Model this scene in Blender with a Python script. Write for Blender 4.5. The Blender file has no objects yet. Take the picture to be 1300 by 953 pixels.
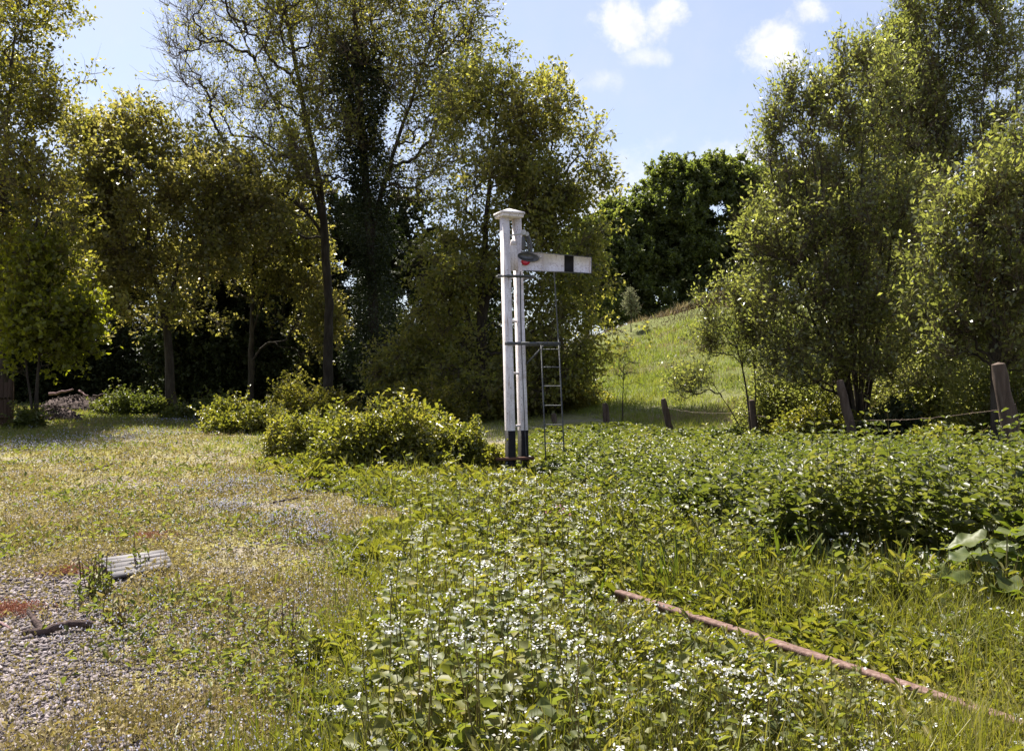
import bpy, math, numpy as np
from mathutils import Vector
R = np.random.default_rng(7)
scene = bpy.context.scene
COL = scene.collection
F, HZ, CX, EYE = 1150.0, 485.0, 650.0, 1.65      # focal (px of the 1300 wide photo), horizon row, centre, eye height

def P(px, py, d):
    return np.array([(px - CX) / F * d, d, EYE + (HZ - py) / F * d])

# ------------------------------------------------------------------ terrain
def sst(a, b, x):
    t = np.clip((x - a) / (b - a), 0, 1)
    return t * t * (3 - 2 * t)

def nz2(x, y, s, ph=0.0):
    x = x / s + ph; y = y / s - ph * 1.7
    return (np.sin(x * 1.3 + 1.1 * np.sin(y * 0.9)) + np.sin(y * 1.7 + 1.3 * np.sin(x * 1.1 + 2)) +
            np.sin((x + y) * 2.3 + ph) * 0.6 + np.sin((x - 1.3 * y) * 3.1) * 0.5) / 3.1

def nz3(p, s, ph=0.0):
    q = p / s
    x, y, z = q[..., 0] + ph, q[..., 1] - ph, q[..., 2] + 2 * ph
    return (np.sin(x * 1.9 + 1.2 * np.sin(y * 1.3 + z)) + np.sin(y * 2.1 + 1.3 * np.sin(z * 1.1 + x)) +
            np.sin(z * 1.7 + 1.1 * np.sin(x * 1.6 - y))) / 3.0

def H(x, y):
    x = np.asarray(x, float); y = np.asarray(y, float)
    h = 0.02 * nz2(x, y, 0.9) + 0.05 * nz2(x, y, 4.0, 3)
    h = h * sst(1.5, 4, y) + 0.018 * np.maximum(0, y - 19) * (1 - sst(60, 120, y) * 0.6)
    yy = np.maximum(y, 1.0)
    lat = sst(-0.14, 0.28, x / yy)
    u = y + 0.35 * x
    ramp = 0.122 * (np.logaddexp(0, (u - 26.0) / 3.0) * 3.0 - np.logaddexp(0, (u - 80.0) / 3.0) * 3.0)
    bank = 2.3 * np.exp(-((u - 78.5) / 3.2) ** 2) * (0.7 + 0.3 * nz2(x, y, 3.5, 1))
    rough = (0.22 * nz2(x, y, 2.6, 5) + .10 * nz2(x, y, .9, 2)) * sst(28, 45, u)
    return h + lat * (ramp + bank + rough)

# ------------------------------------------------------------------ mesh helpers
class MB:
    def __init__(s):
        s.v = []; s.f = {3: [], 4: []}; s.n = 0; s.m = {3: [], 4: []}
    def add(s, v, f, mi=0):
        v = np.asarray(v, float).reshape(-1, 3); f = np.asarray(f, int)
        if len(f) == 0: return
        s.v.append(v); s.f[f.shape[1]].append(f + s.n); s.n += len(v)
        s.m[f.shape[1]].append(np.full(len(f), mi))
    def poly(s, v, faces, mi=0):
        v = np.asarray(v, float).reshape(-1, 3)
        t = [f for f in faces if len(f) == 3]; q = [f for f in faces if len(f) == 4]
        base = s.n; s.v.append(v); s.n += len(v)
        for k, l in ((3, t), (4, q)):
            if l:
                s.f[k].append(np.array(l) + base); s.m[k].append(np.full(len(l), mi))
    def build(s, name, mats, parent=None, origin=None, smooth=False):
        me = bpy.data.meshes.new(name)
        v = np.concatenate(s.v)
        if origin is not None: v = v - np.asarray(origin)
        parts, mi, starts, tot = [], [], [], 0
        for k in (4, 3):
            if s.f[k]:
                f = np.concatenate(s.f[k]); parts.append(f.ravel()); mi.append(np.concatenate(s.m[k]))
                starts.append(tot + np.arange(len(f)) * k); tot += f.size
        idx = np.concatenate(parts).astype(np.int32); st = np.concatenate(starts).astype(np.int32)
        me.vertices.add(len(v)); me.vertices.foreach_set('co', v.astype(np.float32).ravel())
        me.loops.add(len(idx)); me.loops.foreach_set('vertex_index', idx)
        me.polygons.add(len(st)); me.polygons.foreach_set('loop_start', st)
        me.polygons.foreach_set('material_index', np.concatenate(mi).astype(np.int32))
        if smooth: me.polygons.foreach_set('use_smooth', np.ones(len(st), bool))
        me.update(calc_edges=True)
        for m in (mats if isinstance(mats, (list, tuple)) else [mats]): me.materials.append(m)
        o = bpy.data.objects.new(name, me); COL.objects.link(o)
        if parent is not None: o.parent = parent
        elif origin is not None: o.location = origin
        return o
    # shapes
    def box(s, c, size, rot=None, mi=0, bev=0.0):
        c = np.asarray(c, float); h = np.asarray(size, float) / 2
        b = min(bev, h.min() * 0.45)
        if b <= 0:
            pts = np.array([[x, y, z] for z in (-1, 1) for y in (-1, 1) for x in (-1, 1)]) * h
            fs = [(0, 2, 3, 1), (4, 5, 7, 6), (0, 1, 5, 4), (2, 6, 7, 3), (0, 4, 6, 2), (1, 3, 7, 5)]
            if rot is not None: pts = pts @ np.asarray(rot).T
            s.poly(pts + c, fs, mi); return
        prof = [(-1, -1, 1, 0), (1, -1, -1, 0), (1, -1, 0, 1), (1, 1, 0, -1), (1, 1, -1, 0), (-1, 1, 1, 0), (-1, 1, 0, -1), (-1, -1, 0, 1)]
        r2 = [(x * h[0] + dx * b, y * h[1] + dy * b) for x, y, dx, dy in prof]
        r1 = [(x * (1 - b / h[0]) if h[0] else x, y * (1 - b / h[1])) for x, y in r2]
        rings = [[(x, y, -h[2]) for x, y in r1], [(x, y, -h[2] + b) for x, y in r2], [(x, y, h[2] - b) for x, y in r2], [(x, y, h[2]) for x, y in r1]]
        pts = np.array(rings).reshape(-1, 3); fs = []
        for k in range(3):
            for i in range(8):
                j = (i + 1) % 8; fs.append((k * 8 + i, k * 8 + j, (k + 1) * 8 + j, (k + 1) * 8 + i))
        for k, rev in ((0, True), (24, False)):
            ids = [k + i for i in range(8)]
            if rev: ids = ids[::-1]
            fs += [(ids[0], ids[1], ids[2], ids[3]), (ids[0], ids[3], ids[4], ids[7]), (ids[4], ids[5], ids[6], ids[7])]
        if rot is not None: pts = pts @ np.asarray(rot).T
        s.poly(pts + c, fs, mi)
    def bar(s, a, b, w, t, yaw=0.0, mi=0, bev=0.0):
        # beam of width w (along yaw x axis), thickness t, from a to b
        a = np.asarray(a, float); b = np.asarray(b, float); z = b - a; L = np.linalg.norm(z); z /= L
        x = np.array([math.cos(yaw), math.sin(yaw), 0.0])
        if abs(x @ z) > 0.95: x = np.array([0, 0, 1.0])
        x = x - z * (x @ z); x /= np.linalg.norm(x); y = np.cross(z, x)
        s.box((a + b) / 2, (w, t, L), np.stack([x, y, z], 1), mi, bev)
    def tube(s, pts, r, sides=8, mi=0, cap=True):
        pts = np.asarray(pts, float)[None]; r = np.broadcast_to(np.asarray(r, float), pts.shape[1])[None]
        v, f = tubes(pts, r, sides); s.add(v, f, mi)
        if cap:
            K = pts.shape[1]
            for k in (0, K - 1):
                ring = v[k * sides:(k + 1) * sides]; c = ring.mean(0)
                fs = [(i, (i + 1) % sides, sides) if k else ((i + 1) % sides, i, sides) for i in range(sides)]
                s.add(np.vstack([ring, c]), np.array(fs), mi)

def norm(v):
    return v / np.maximum(np.linalg.norm(v, axis=-1, keepdims=True), 1e-9)

def tubes(C, Rr, sides):
    # C [N,K,3] centre lines, Rr [N,K] radii
    N, K, _ = C.shape
    T = np.empty_like(C); T[:, 1:-1] = C[:, 2:] - C[:, :-2]; T[:, 0] = C[:, 1] - C[:, 0]; T[:, -1] = C[:, -1] - C[:, -2]
    T = norm(T)
    ref = np.where(np.abs(T[:, :1, 2:3]) > 0.9, np.array([1.0, 0, 0]), np.array([0, 0, 1.0]))
    ref = np.broadcast_to(ref, T.shape)
    A = norm(np.cross(T, ref)); B = np.cross(T, A)
    ang = np.arange(sides) / sides * 2 * math.pi
    V = C[:, :, None] + Rr[:, :, None, None] * (A[:, :, None] * np.cos(ang)[:, None] + B[:, :, None] * np.sin(ang)[:, None])
    i = np.arange(sides); j = (i + 1) % sides
    q = []
    for k in range(K - 1):
        q.append(np.stack([k * sides + i, k * sides + j, (k + 1) * sides + j, (k + 1) * sides + i], 1))
    q = np.concatenate(q)
    Fc = (np.arange(N)[:, None, None] * (K * sides) + q[None]).reshape(-1, 4)
    return V.reshape(-1, 3), Fc

def leaf4(Pp, D, L, W, fold=0.25, rng=R):
    n = len(Pp); D = norm(D)
    S = norm(np.cross(D, rng.normal(size=(n, 3)))); N = np.cross(S, D)
    L = np.broadcast_to(L, n)[:, None]; W = np.broadcast_to(W, n)[:, None]
    m = Pp + D * L * 0.45
    V = np.stack([Pp, m + S * W * .5 + N * W * fold, Pp + D * L, m - S * W * .5 + N * W * fold], 1)
    return V.reshape(-1, 3), np.arange(n * 4).reshape(-1, 4)

def leaf6(Pp, D, L, W, up=None, fold=0.2, droop=0.15, wide=0.3, rng=R):
    n = len(Pp); D = norm(D)
    u = rng.normal(size=(n, 3)) * 0.45 + np.array([0, 0, 1.0]) if up is None else up
    S = norm(np.cross(D, u)); N = np.cross(S, D)
    L = np.broadcast_to(L, n)[:, None]; W = np.broadcast_to(W, n)[:, None]
    b = Pp; t = Pp + D * L - N * L * droop
    m1 = Pp + D * L * wide + N * L * 0.06; m2 = Pp + D * L * 0.68 + N * L * 0.02
    V = np.stack([b, m1 + S * W * .5 + N * W * fold, m2 + S * W * .36 + N * W * fold, t,
                  m2 - S * W * .36 + N * W * fold, m1 - S * W * .5 + N * W * fold], 1)
    k = np.arange(n)[:, None] * 6
    return V.reshape(-1, 3), np.concatenate([k + np.array([0, 1, 2, 3]), k + np.array([0, 3, 4, 5])])

def blades(Pp, D, L, W, bend, rng=R):
    # grass blade: quad + tri as two quads strip
    n = len(Pp); D = norm(D)
    S = norm(np.cross(D, rng.normal(size=(n, 3)))); N = np.cross(S, D)
    L = np.broadcast_to(L, n)[:, None]; W = np.broadcast_to(W, n)[:, None]; bend = np.broadcast_to(bend, n)[:, None]
    c1 = Pp + D * L * 0.55 + N * L * bend * 0.3; c2 = Pp + D * L * (1 - bend * 0.25) + N * L * bend
    V = np.stack([Pp - S * W * .5, Pp + S * W * .5, c1 + S * W * .42, c1 - S * W * .42, c2], 1)
    k = np.arange(n)[:, None] * 5
    return V.reshape(-1, 3), k + np.array([0, 1, 2, 3]), k + np.array([3, 2, 4])

# ------------------------------------------------------------------ materials
def newmat(name):
    m = bpy.data.materials.new(name); m.use_nodes = True; nt = m.node_tree; nt.nodes.clear()
    out = nt.nodes.new('ShaderNodeOutputMaterial')
    return m, nt, out

def ramp(nt, fac, stops, interp='LINEAR'):
    r = nt.nodes.new('ShaderNodeValToRGB'); cr = r.color_ramp; cr.interpolation = interp
    while len(cr.elements) < len(stops): cr.elements.new(0.5)
    for e, (p, c) in zip(cr.elements, stops):
        e.position = p; e.color = (*c, 1) if len(c) == 3 else c
    nt.links.new(fac, r.inputs[0]); return r.outputs[0]

def mth(nt, op, a, b=None, clamp=False):
    n = nt.nodes.new('ShaderNodeMath'); n.operation = op; n.use_clamp = clamp
    for i, v in enumerate((a, b)):
        if v is None: continue
        if isinstance(v, (int, float)): n.inputs[i].default_value = v
        else: nt.links.new(v, n.inputs[i])
    return n.outputs[0]

def noise(nt, scale, detail=4, rough=0.55, vec=None):
    n = nt.nodes.new('ShaderNodeTexNoise'); n.inputs['Scale'].default_value = scale
    n.inputs['Detail'].default_value = detail; n.inputs['Roughness'].default_value = rough
    if vec is not None: nt.links.new(vec, n.inputs['Vector'])
    return n.outputs['Fac']

def mixc(nt, fac, a, b, mode='MIX'):
    n = nt.nodes.new('ShaderNodeMix'); n.data_type = 'RGBA'; n.blend_type = mode
    for i, v in ((0, fac), (6, a), (7, b)):
        if isinstance(v, (int, float)): n.inputs[i].default_value = v
        elif isinstance(v, tuple): n.inputs[i].default_value = (*v, 1)
        else: nt.links.new(v, n.inputs[i])
    return n.outputs[2]

def leafmat(name, cols, trans=0.42, boost=(1.5, 1.6, 0.8), rough=0.42, spec=0.5, nscale=0.25, namt=0.45):
    m, nt, out = newmat(name)
    g = nt.nodes.new('ShaderNodeNewGeometry')
    n = noise(nt, nscale, 2, 0.6, g.outputs['Position'])
    n2 = mth(nt, 'MULTIPLY_ADD', n, 2.2); nt.nodes[-1].inputs[2].default_value = -0.6
    a = mth(nt, 'ADD', mth(nt, 'MULTIPLY', g.outputs['Random Per Island'], 1 - namt), mth(nt, 'MULTIPLY', n2, namt), True)
    c = ramp(nt, a, [(i / (len(cols) - 1), col) for i, col in enumerate(cols)])
    p = nt.nodes.new('ShaderNodeBsdfPrincipled'); nt.links.new(c, p.inputs['Base Color'])
    p.inputs['Roughness'].default_value = rough; p.inputs['Specular IOR Level'].default_value = spec
    t = nt.nodes.new('ShaderNodeBsdfTranslucent')
    nt.links.new(mixc(nt, 1.0, c, tuple(boost), 'MULTIPLY'), t.inputs['Color'])
    mx = nt.nodes.new('ShaderNodeMixShader'); mx.inputs[0].default_value = trans
    nt.links.new(p.outputs[0], mx.inputs[1]); nt.links.new(t.outputs[0], mx.inputs[2])
    nt.links.new(mx.outputs[0], out.inputs[0]); return m

def surfmat(name, cols, scale=8, rough=0.8, spec=0.3, detail=6, bump=0.3, bscale=None, stretch=(1, 1, 1), metallic=0.0):
    m, nt, out = newmat(name)
    tc = nt.nodes.new('ShaderNodeTexCoord'); mp = nt.nodes.new('ShaderNodeMapping')
    mp.inputs['Scale'].default_value = stretch; nt.links.new(tc.outputs['Object'], mp.inputs[0])
    f = noise(nt, scale, detail, 0.6, mp.outputs[0])
    k = len(cols) - 1
    c = ramp(nt, f, [(0.3 + 0.4 * i / k, col) for i, col in enumerate(cols)])
    p = nt.nodes.new('ShaderNodeBsdfPrincipled'); nt.links.new(c, p.inputs['Base Color'])
    p.inputs['Roughness'].default_value = rough; p.inputs['Specular IOR Level'].default_value = spec; p.inputs['Metallic'].default_value = metallic
    if bump:
        b = nt.nodes.new('ShaderNodeBump'); b.inputs['Strength'].default_value = bump; b.inputs['Distance'].default_value = 0.03
        nt.links.new(noise(nt, bscale or scale * 3, 5, 0.65, mp.outputs[0]), b.inputs['Height']); nt.links.new(b.outputs[0], p.inputs['Normal'])
    nt.links.new(p.outputs[0], out.inputs[0]); return m

def ground_mat():
    m, nt, out = newmat('ground_soil')
    g = nt.nodes.new('ShaderNodeNewGeometry'); pos = g.outputs['Position']
    sx = nt.nodes.new('ShaderNodeSeparateXYZ'); nt.links.new(pos, sx.inputs[0])
    n1 = noise(nt, 0.7, 6, 0.6, pos); n2 = noise(nt, 9, 5, 0.7, pos); n3 = noise(nt, 55, 3, 0.6, pos)
    soil = ramp(nt, n2, [(0.3, (0.09, 0.075, 0.06)), (0.5, (0.18, 0.155, 0.12)), (0.7, (0.28, 0.245, 0.20))])
    moss = ramp(nt, n2, [(0.3, (0.10, 0.10, 0.02)), (0.55, (0.20, 0.18, 0.045)), (0.75, (0.28, 0.23, 0.09))])
    base = mixc(nt, ramp(nt, n1, [(0.42, (0, 0, 0)), (0.58, (1, 1, 1))]), soil, moss)
    # stony patch on the left, close to the camera
    vo = nt.nodes.new('ShaderNodeTexVoronoi'); vo.inputs['Scale'].default_value = 38; nt.links.new(pos, vo.inputs['Vector'])
    hs = nt.nodes.new('ShaderNodeSeparateColor'); nt.links.new(vo.outputs['Color'], hs.inputs[0])
    stone = ramp(nt, hs.outputs[0], [(0, (0.09, 0.07, 0.065)), (0.5, (0.17, 0.14, 0.14)), (1, (0.27, 0.23, 0.235))])
    stone = mixc(nt, ramp(nt, vo.outputs['Distance'], [(0.35, (0, 0, 0)), (0.75, (1, 1, 1))]), stone, (0.06, 0.05, 0.045))
    # mask: x < -2.2 , y < 9 with ragged border
    a = mth(nt, 'SUBTRACT', mth(nt, 'MULTIPLY', sx.outputs[0], -2.0), mth(nt, 'MULTIPLY', sx.outputs[1], .86))
    b = mth(nt, 'MULTIPLY_ADD', sx.outputs[1], -0.9); nt.nodes[-1].inputs[2].default_value = 7.6
    msk = mth(nt, 'MINIMUM', a, b)
    msk = mth(nt, 'ADD', msk, mth(nt, 'MULTIPLY_ADD', n1, 3.0)); nt.nodes[-2].inputs[2].default_value = -1.5
    for nd in nt.nodes:
        pass
    mskc = ramp(nt, msk, [(0.2, (0, 0, 0)), (0.6, (1, 1, 1))])
    base = mixc(nt, mskc, base, stone)
    # meadow tint on the hill and far away
    far = ramp(nt, mth(nt, 'MULTIPLY', sx.outputs[1], 0.01), [(0.24, (0, 0, 0)), (0.34, (1, 1, 1))])
    mead = ramp(nt, n2, [(0.3, (0.05, 0.06, 0.016)), (0.6, (0.10, 0.11, 0.028)), (0.8, (0.16, 0.145, 0.055))])
    base = mixc(nt, far, base, mead)
    p = nt.nodes.new('ShaderNodeBsdfPrincipled'); nt.links.new(base, p.inputs['Base Color']); p.inputs['Roughness'].default_value = 0.95
    p.inputs['Specular IOR Level'].default_value = 0.15
    bp = nt.nodes.new('ShaderNodeBump'); bp.inputs['Strength'].default_value = 0.6; bp.inputs['Distance'].default_value = 0.03
    nt.links.new(mth(nt, 'ADD', n2, mth(nt, 'MULTIPLY', n3, 0.5)), bp.inputs['Height']); nt.links.new(bp.outputs[0], p.inputs['Normal'])
    nt.links.new(p.outputs[0], out.inputs[0]); return m

M = {}
G_ = lambda *c: [tuple(x) for x in c]
M['gold'] = leafmat('golden_maple_leaf', G_((.075, .082, .02), (.12, .118, .032), (.17, .155, .05), (.23, .19, .09)), 0.6, (2.1, 2.05, 1.2), .38, .6)
M['goldgreen'] = leafmat('ash_leaf', G_((.07, .082, .018), (.112, .118, .028), (.16, .152, .042), (.22, .185, .08)), 0.61, (2.35, 2.3, 1.25))
M['ashtuft'] = leafmat('ash_tuft_leaf', G_((.07, .08, .016), (.13, .13, .034), (.20, .18, .06)), 0.62, (2.7, 2.6, 1.1))
M['olive'] = leafmat('olive_leaf', G_((.05, .055, .014), (.085, .085, .022), (.13, .115, .032), (.19, .165, .065)), 0.6, (2.6, 2.6, 1.1))
M['maple'] = leafmat('fresh_maple_leaf', G_((.075, .085, .014), (.12, .13, .018), (.17, .17, .028)), 0.6, (2.4, 2.4, .7))
M['dark'] = leafmat('shaded_evergreen_leaf', G_((.018, .024, .009), (.03, .038, .012), (.045, .052, .015)), 0.15, (1.2, 1.3, .6), .65, .2)  # leaf tone also carries the deep shade under the canopy
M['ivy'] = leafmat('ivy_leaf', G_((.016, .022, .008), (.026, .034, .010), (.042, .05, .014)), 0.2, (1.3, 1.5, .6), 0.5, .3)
M['oak'] = leafmat('far_oak_leaf', G_((.055, .07, .024), (.085, .10, .032), (.14, .145, .048)), 0.5, (2.2, 2.3, 1.0), nscale=0.2)
M['willow'] = leafmat('willow_leaf', G_((.07, .08, .026), (.105, .115, .036), (.145, .148, .05), (.19, .18, .08)), 0.56, (2.15, 2.2, 1.2), 0.3, 0.8)
M['nettle'] = leafmat('nettle_leaf', G_((.036, .05, .014), (.062, .076, .02), (.10, .108, .03), (.16, .14, .06)), 0.45, (1.7, 1.75, .75), 0.45, 0.5, 0.8, .55)
M['bramble'] = leafmat('bramble_leaf', G_((.07, .08, .018), (.11, .118, .025), (.155, .15, .038), (.21, .18, .065)), 0.5, (1.7, 1.7, .65), 0.4, 0.6, 1.0)
M['weed'] = leafmat('weed_leaf', G_((.05, .068, .018), (.09, .106, .026), (.14, .145, .04), (.24, .20, .075)), 0.46, (1.65, 1.7, .75), 0.52, 0.3, 1.6, .55)
M['turf'] = leafmat('turf_leaf', G_((.105, .098, .026), (.18, .15, .05), (.27, .215, .10), (.36, .30, .19)), 0.3, (1.3, 1.3, .7), 0.6, 0.25, 0.5)
M['grass'] = leafmat('grass_blade', G_((.07, .08, .015), (.12, .125, .02), (.18, .165, .04), (.26, .21, .09)), 0.42, (1.5, 1.6, .6), 0.45, 0.4)
M['meadow'] = leafmat('meadow_blade', G_((.07, .095, .018), (.115, .138, .026), (.155, .165, .038), (.22, .19, .07)), 0.45, (1.7, 1.8, .8), 0.55, 0.3, 0.45, .6)
M['dry'] = leafmat('dry_grass', G_((.14, .115, .06), (.22, .18, .10), (.31, .26, .16)), 0.3, (1.2, 1.1, .9), 0.7, 0.2)
M['bank_shade'] = leafmat('brown_bank_shade', G_((.05, .035, .022), (.09, .06, .04), (.13, .09, .06)), 0.2, (1.2, 1.1, .9), 0.7, 0.15)  # brown dry growth, darkened to stand for the shadow line on the bank front
M['red'] = leafmat('red_stonecrop', G_((.16, .07, .05), (.26, .11, .07), (.30, .16, .09)), 0.2, (1.2, 1, .9), 0.6, 0.3)
M['white_flower'] = leafmat('white_petal', G_((.62, .62, .58), (.75, .75, .74)), 0.3, (1, 1, 1), 0.6, 0.2)
M['blue_flower'] = leafmat('blue_petal', G_((.36, .36, .49), (.48, .48, .60)), 0.3, (1, 1, 1), 0.6, 0.2)
M['pink_flower'] = leafmat('pink_petal', G_((.55, .22, .32), (.6, .32, .4)), 0.3, (1, 1, 1), 0.6, 0.2)
M['burdock'] = leafmat('broad_leaf', G_((.045, .065, .016), (.08, .10, .022), (.12, .13, .03)), 0.45, (1.8, 1.9, .6), 0.5, 0.4, 9.0, .6)
M['blossom'] = leafmat('pale_blossom', G_((.16, .18, .08), (.28, .28, .14)), 0.3, (1, 1, 1), 0.6, 0.2)
M['bark'] = surfmat('grey_brown_bark', G_((.02, .016, .012), (.042, .033, .025), (.075, .062, .048)), 6, 0.9, 0.2, 8, 0.8, 14, (1, 1, .25))  # darkened, so the shade on the trunks sits in the bark colour
M['twig'] = surfmat('brown_twig', G_((.07, .05, .033), (.14, .105, .068)), 3, 0.8, 0.3, 3, 0)  # lightened, so sunlight on the twigs is part of the colour
M['stem'] = leafmat('green_stem', G_((.08, .09, .02), (.15, .13, .04), (.20, .13, .06)), 0.2, (1.3, 1.3, .7), 0.5, 0.3)
M['deadstem'] = surfmat('dead_stem', G_((.09, .05, .03), (.18, .11, .06)), 5, 0.85, 0.2, 3, 0)
M['post'] = surfmat('weathered_post_wood', G_((.03, .021, .017), (.075, .053, .041), (.14, .105, .085)), 9, 0.9, 0.2, 8, 0.9, 20, (1, 1, .12))
M['board'] = surfmat('silvered_board', G_((.05, .045, .048), (.10, .092, .098), (.155, .146, .155)), 7, 0.75, 0.3, 8, 0.5, 20, (.12, 1, 1))
M['fencewood'] = surfmat('brown_fence_wood', G_((.035, .022, .016), (.085, .055, .04)), 6, 0.85, 0.2, 6, 0.5, 15, (1, 1, .15))
M['rust'] = surfmat('rusty_rail_steel', G_((.06, .033, .027), (.125, .07, .056), (.22, .15, .13)), 30, 0.8, 0.3, 8, 0.25, 90)
M['wire'] = surfmat('rusty_wire', G_((.12, .08, .06), (.22, .16, .12)), 12, 0.6, 0.4, 3, 0)
M['plank'] = surfmat('brown_plank', G_((.05, .025, .018), (.11, .055, .038), (.16, .09, .06)), 10, 0.85, 0.2, 8, 0.5, 30, (.2, 1, 1))
M['soil'] = surfmat('dark_mulch', G_((.03, .022, .02), (.08, .06, .055), (.16, .12, .115)), 9, 0.95, 0.1, 8, 1.0, 22)
M['stick'] = surfmat('dark_dead_wood', G_((.03, .02, .018), (.075, .05, .045), (.13, .09, .085)), 12, 0.9, 0.2, 6, 0.8, 40)
M['pale_stick'] = surfmat('pale_dead_wood', G_((.16, .11, .095), (.26, .15, .165)), 12, 0.9, 0.2, 6, 0.5, 40)
M['blackpaint'] = surfmat('black_paint', G_((.008, .007, .007), (.016, .014, .014)), 12, 0.7, 0.15, 5, 0.2, 30)
M['grey'] = surfmat('grey_iron', G_((.04, .043, .048), (.07, .073, .08), (.11, .11, .112)), 14, 0.6, 0.45, 6, 0.3, 40)
M['lightgrey'] = surfmat('pale_grey_iron', G_((.3, .3, .31), (.5, .5, .5)), 14, 0.6, 0.4, 5, 0.3, 40)
M['darkdisc'] = surfmat('dark_grey_casting', G_((.05, .05, .055), (.09, .09, .095)), 14, 0.5, 0.5, 5, 0.3, 40)
M['redglass'] = surfmat('red_lens', G_((.38, .012, .02), (.5, .02, .03)), 8, 0.2, 0.6, 2, 0)

def paint_mat(name, dirt=0.5):
    m, nt, out = newmat(name)
    tc = nt.nodes.new('ShaderNodeTexCoord'); o = tc.outputs['Object']
    mp = nt.nodes.new('ShaderNodeMapping'); mp.inputs['Scale'].default_value = (1, 1, 0.12); nt.links.new(o, mp.inputs[0])
    a = noise(nt, 14, 6, 0.65, mp.outputs[0]); b = noise(nt, 5, 6, 0.7, o); e = noise(nt, 34, 5, 0.7, o)
    c = ramp(nt, a, [(0.3, (.52, .47, .47)), (0.5, (.68, .63, .64)), (0.7, (.76, .72, .73))])
    c = mixc(nt, mth(nt, 'MULTIPLY', ramp(nt, b, [(0.5, (0, 0, 0)), (0.72, (1, 1, 1))]), dirt), c, (.46, .40, .38))
    c = mixc(nt, mth(nt, 'MULTIPLY', ramp(nt, e, [(0.58, (0, 0, 0)), (0.65, (1, 1, 1))]), dirt), c, (.22, .15, .13))
    mp2 = nt.nodes.new('ShaderNodeMapping'); mp2.inputs['Scale'].default_value = (1, 1, 0.06); nt.links.new(o, mp2.inputs[0])
    st = noise(nt, 26, 4, .6, mp2.outputs[0])
    c = mixc(nt, mth(nt, 'MULTIPLY', mth(nt, 'MULTIPLY', ramp(nt, st, [(.54, (0, 0, 0)), (.68, (1, 1, 1))]), ramp(nt, noise(nt, 2.2, 3, .6, o), [(.42, (0, 0, 0)), (.6, (1, 1, 1))])), dirt * .75), c, (.28, .16, .10))
    p = nt.nodes.new('ShaderNodeBsdfPrincipled'); nt.links.new(c, p.inputs['Base Color']); p.inputs['Roughness'].default_value = 0.55
    bp = nt.nodes.new('ShaderNodeBump'); bp.inputs['Strength'].default_value = 0.35; bp.inputs['Distance'].default_value = 0.01
    nt.links.new(a, bp.inputs['Height']); nt.links.new(bp.outputs[0], p.inputs['Normal'])
    nt.links.new(p.outputs[0], out.inputs[0]); return m
M['white'] = paint_mat('white_paint', 1.0)
M['worn'] = paint_mat('worn_white_paint', 1.0)

def gravel_mat():
    m, nt, out = newmat('gravel_stone')
    g = nt.nodes.new('ShaderNodeNewGeometry')
    c = ramp(nt, g.outputs['Random Per Island'], [(0, (.06, .045, .045)), (0.3, (.105, .08, .078)), (0.6, (.15, .122, .132)), (0.85, (.21, .17, .178)), (1, (.33, .28, .295))])
    c = mixc(nt, 0.6, c, ramp(nt, noise(nt, 60, 3, 0.6, g.outputs['Position']), [(0.3, (.5, .5, .5)), (0.7, (1, 1, 1))]), 'MULTIPLY')
    p = nt.nodes.new('ShaderNodeBsdfPrincipled'); nt.links.new(c, p.inputs['Base Color']); p.inputs['Roughness'].default_value = 0.8
    nt.links.new(p.outputs[0], out.inputs[0]); return m
M['gravel'] = gravel_mat()

# ------------------------------------------------------------------ tagging
def tag(o, label=None, cat=None, group=None, kind=None):
    if label: o['label'] = label
    if cat: o['category'] = cat
    if group: o['group'] = group
    if kind: o['kind'] = kind
    return o

def empty(name, loc, label, cat, group=None):
    o = bpy.data.objects.new(name, None); COL.objects.link(o); o.location = loc; o.empty_display_size = 0.2
    return tag(o, label, cat, group)

# ------------------------------------------------------------------ ground sheet
def axis(fine0, fine1, step, far0, far1):
    a = list(np.arange(fine0, fine1 + 1e-6, step)); s = step; v = a[-1]
    while v < far1: s *= 1.18; v += s; a.append(v)
    s = step; v = a[0]; b = []
    while v > far0: s *= 1.18; v -= s; b.append(v)
    return np.array(b[::-1] + a)
gx = axis(-16, 16, 0.2, -700, 700); gy = axis(0, 34, 0.2, -60, 1200)
X, Y = np.meshgrid(gx, gy); Z = H(X, Y)
gm = MB(); nx, ny = len(gx), len(gy)
ii, jj = np.meshgrid(np.arange(nx - 1), np.arange(ny - 1)); k0 = (jj * nx + ii).ravel()
gm.add(np.stack([X, Y, Z], -1).reshape(-1, 3), np.stack([k0, k0 + 1, k0 + nx + 1, k0 + nx], 1))
go = gm.build('ground', ground_mat(), smooth=True); tag(go, 'flat stony trackside ground rising into a grassy hill on the right', 'ground', kind='structure')

# ------------------------------------------------------------------ trees
def ell_points(n, ells, rng, shell=0.45, gap=0.0, gs=1.6):
    """random points in a union of ellipsoids (px, py, d, rx px, ry px, [depth radius m])"""
    w = np.array([e[3] * e[4] for e in ells], float); w /= w.sum(); out = []; need = n
    while need > 0:
        which = rng.choice(len(ells), need * 2, p=w)
        v = norm(rng.normal(size=(need * 2, 3))); r = rng.random(need * 2) ** shell * np.where(rng.random(need * 2) < .14, 1.28, 1)
        E = np.array([[*P(e[0], e[1], e[2]), e[3] / F * e[2], (e[5] if len(e) > 5 else e[3] / F * e[2]), e[4] / F * e[2]] for e in ells])[which]
        p = E[:, :3] + v * r[:, None] * E[:, 3:]
        if gap > 0: p = p[nz3(p, gs, 3.3) > gap - 1]
        p = p[p[:, 2] > H(p[:, 0], p[:, 1]) + 0.15]
        out.append(p[:need]); need -= len(out[-1])
    return np.concatenate(out)

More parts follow.
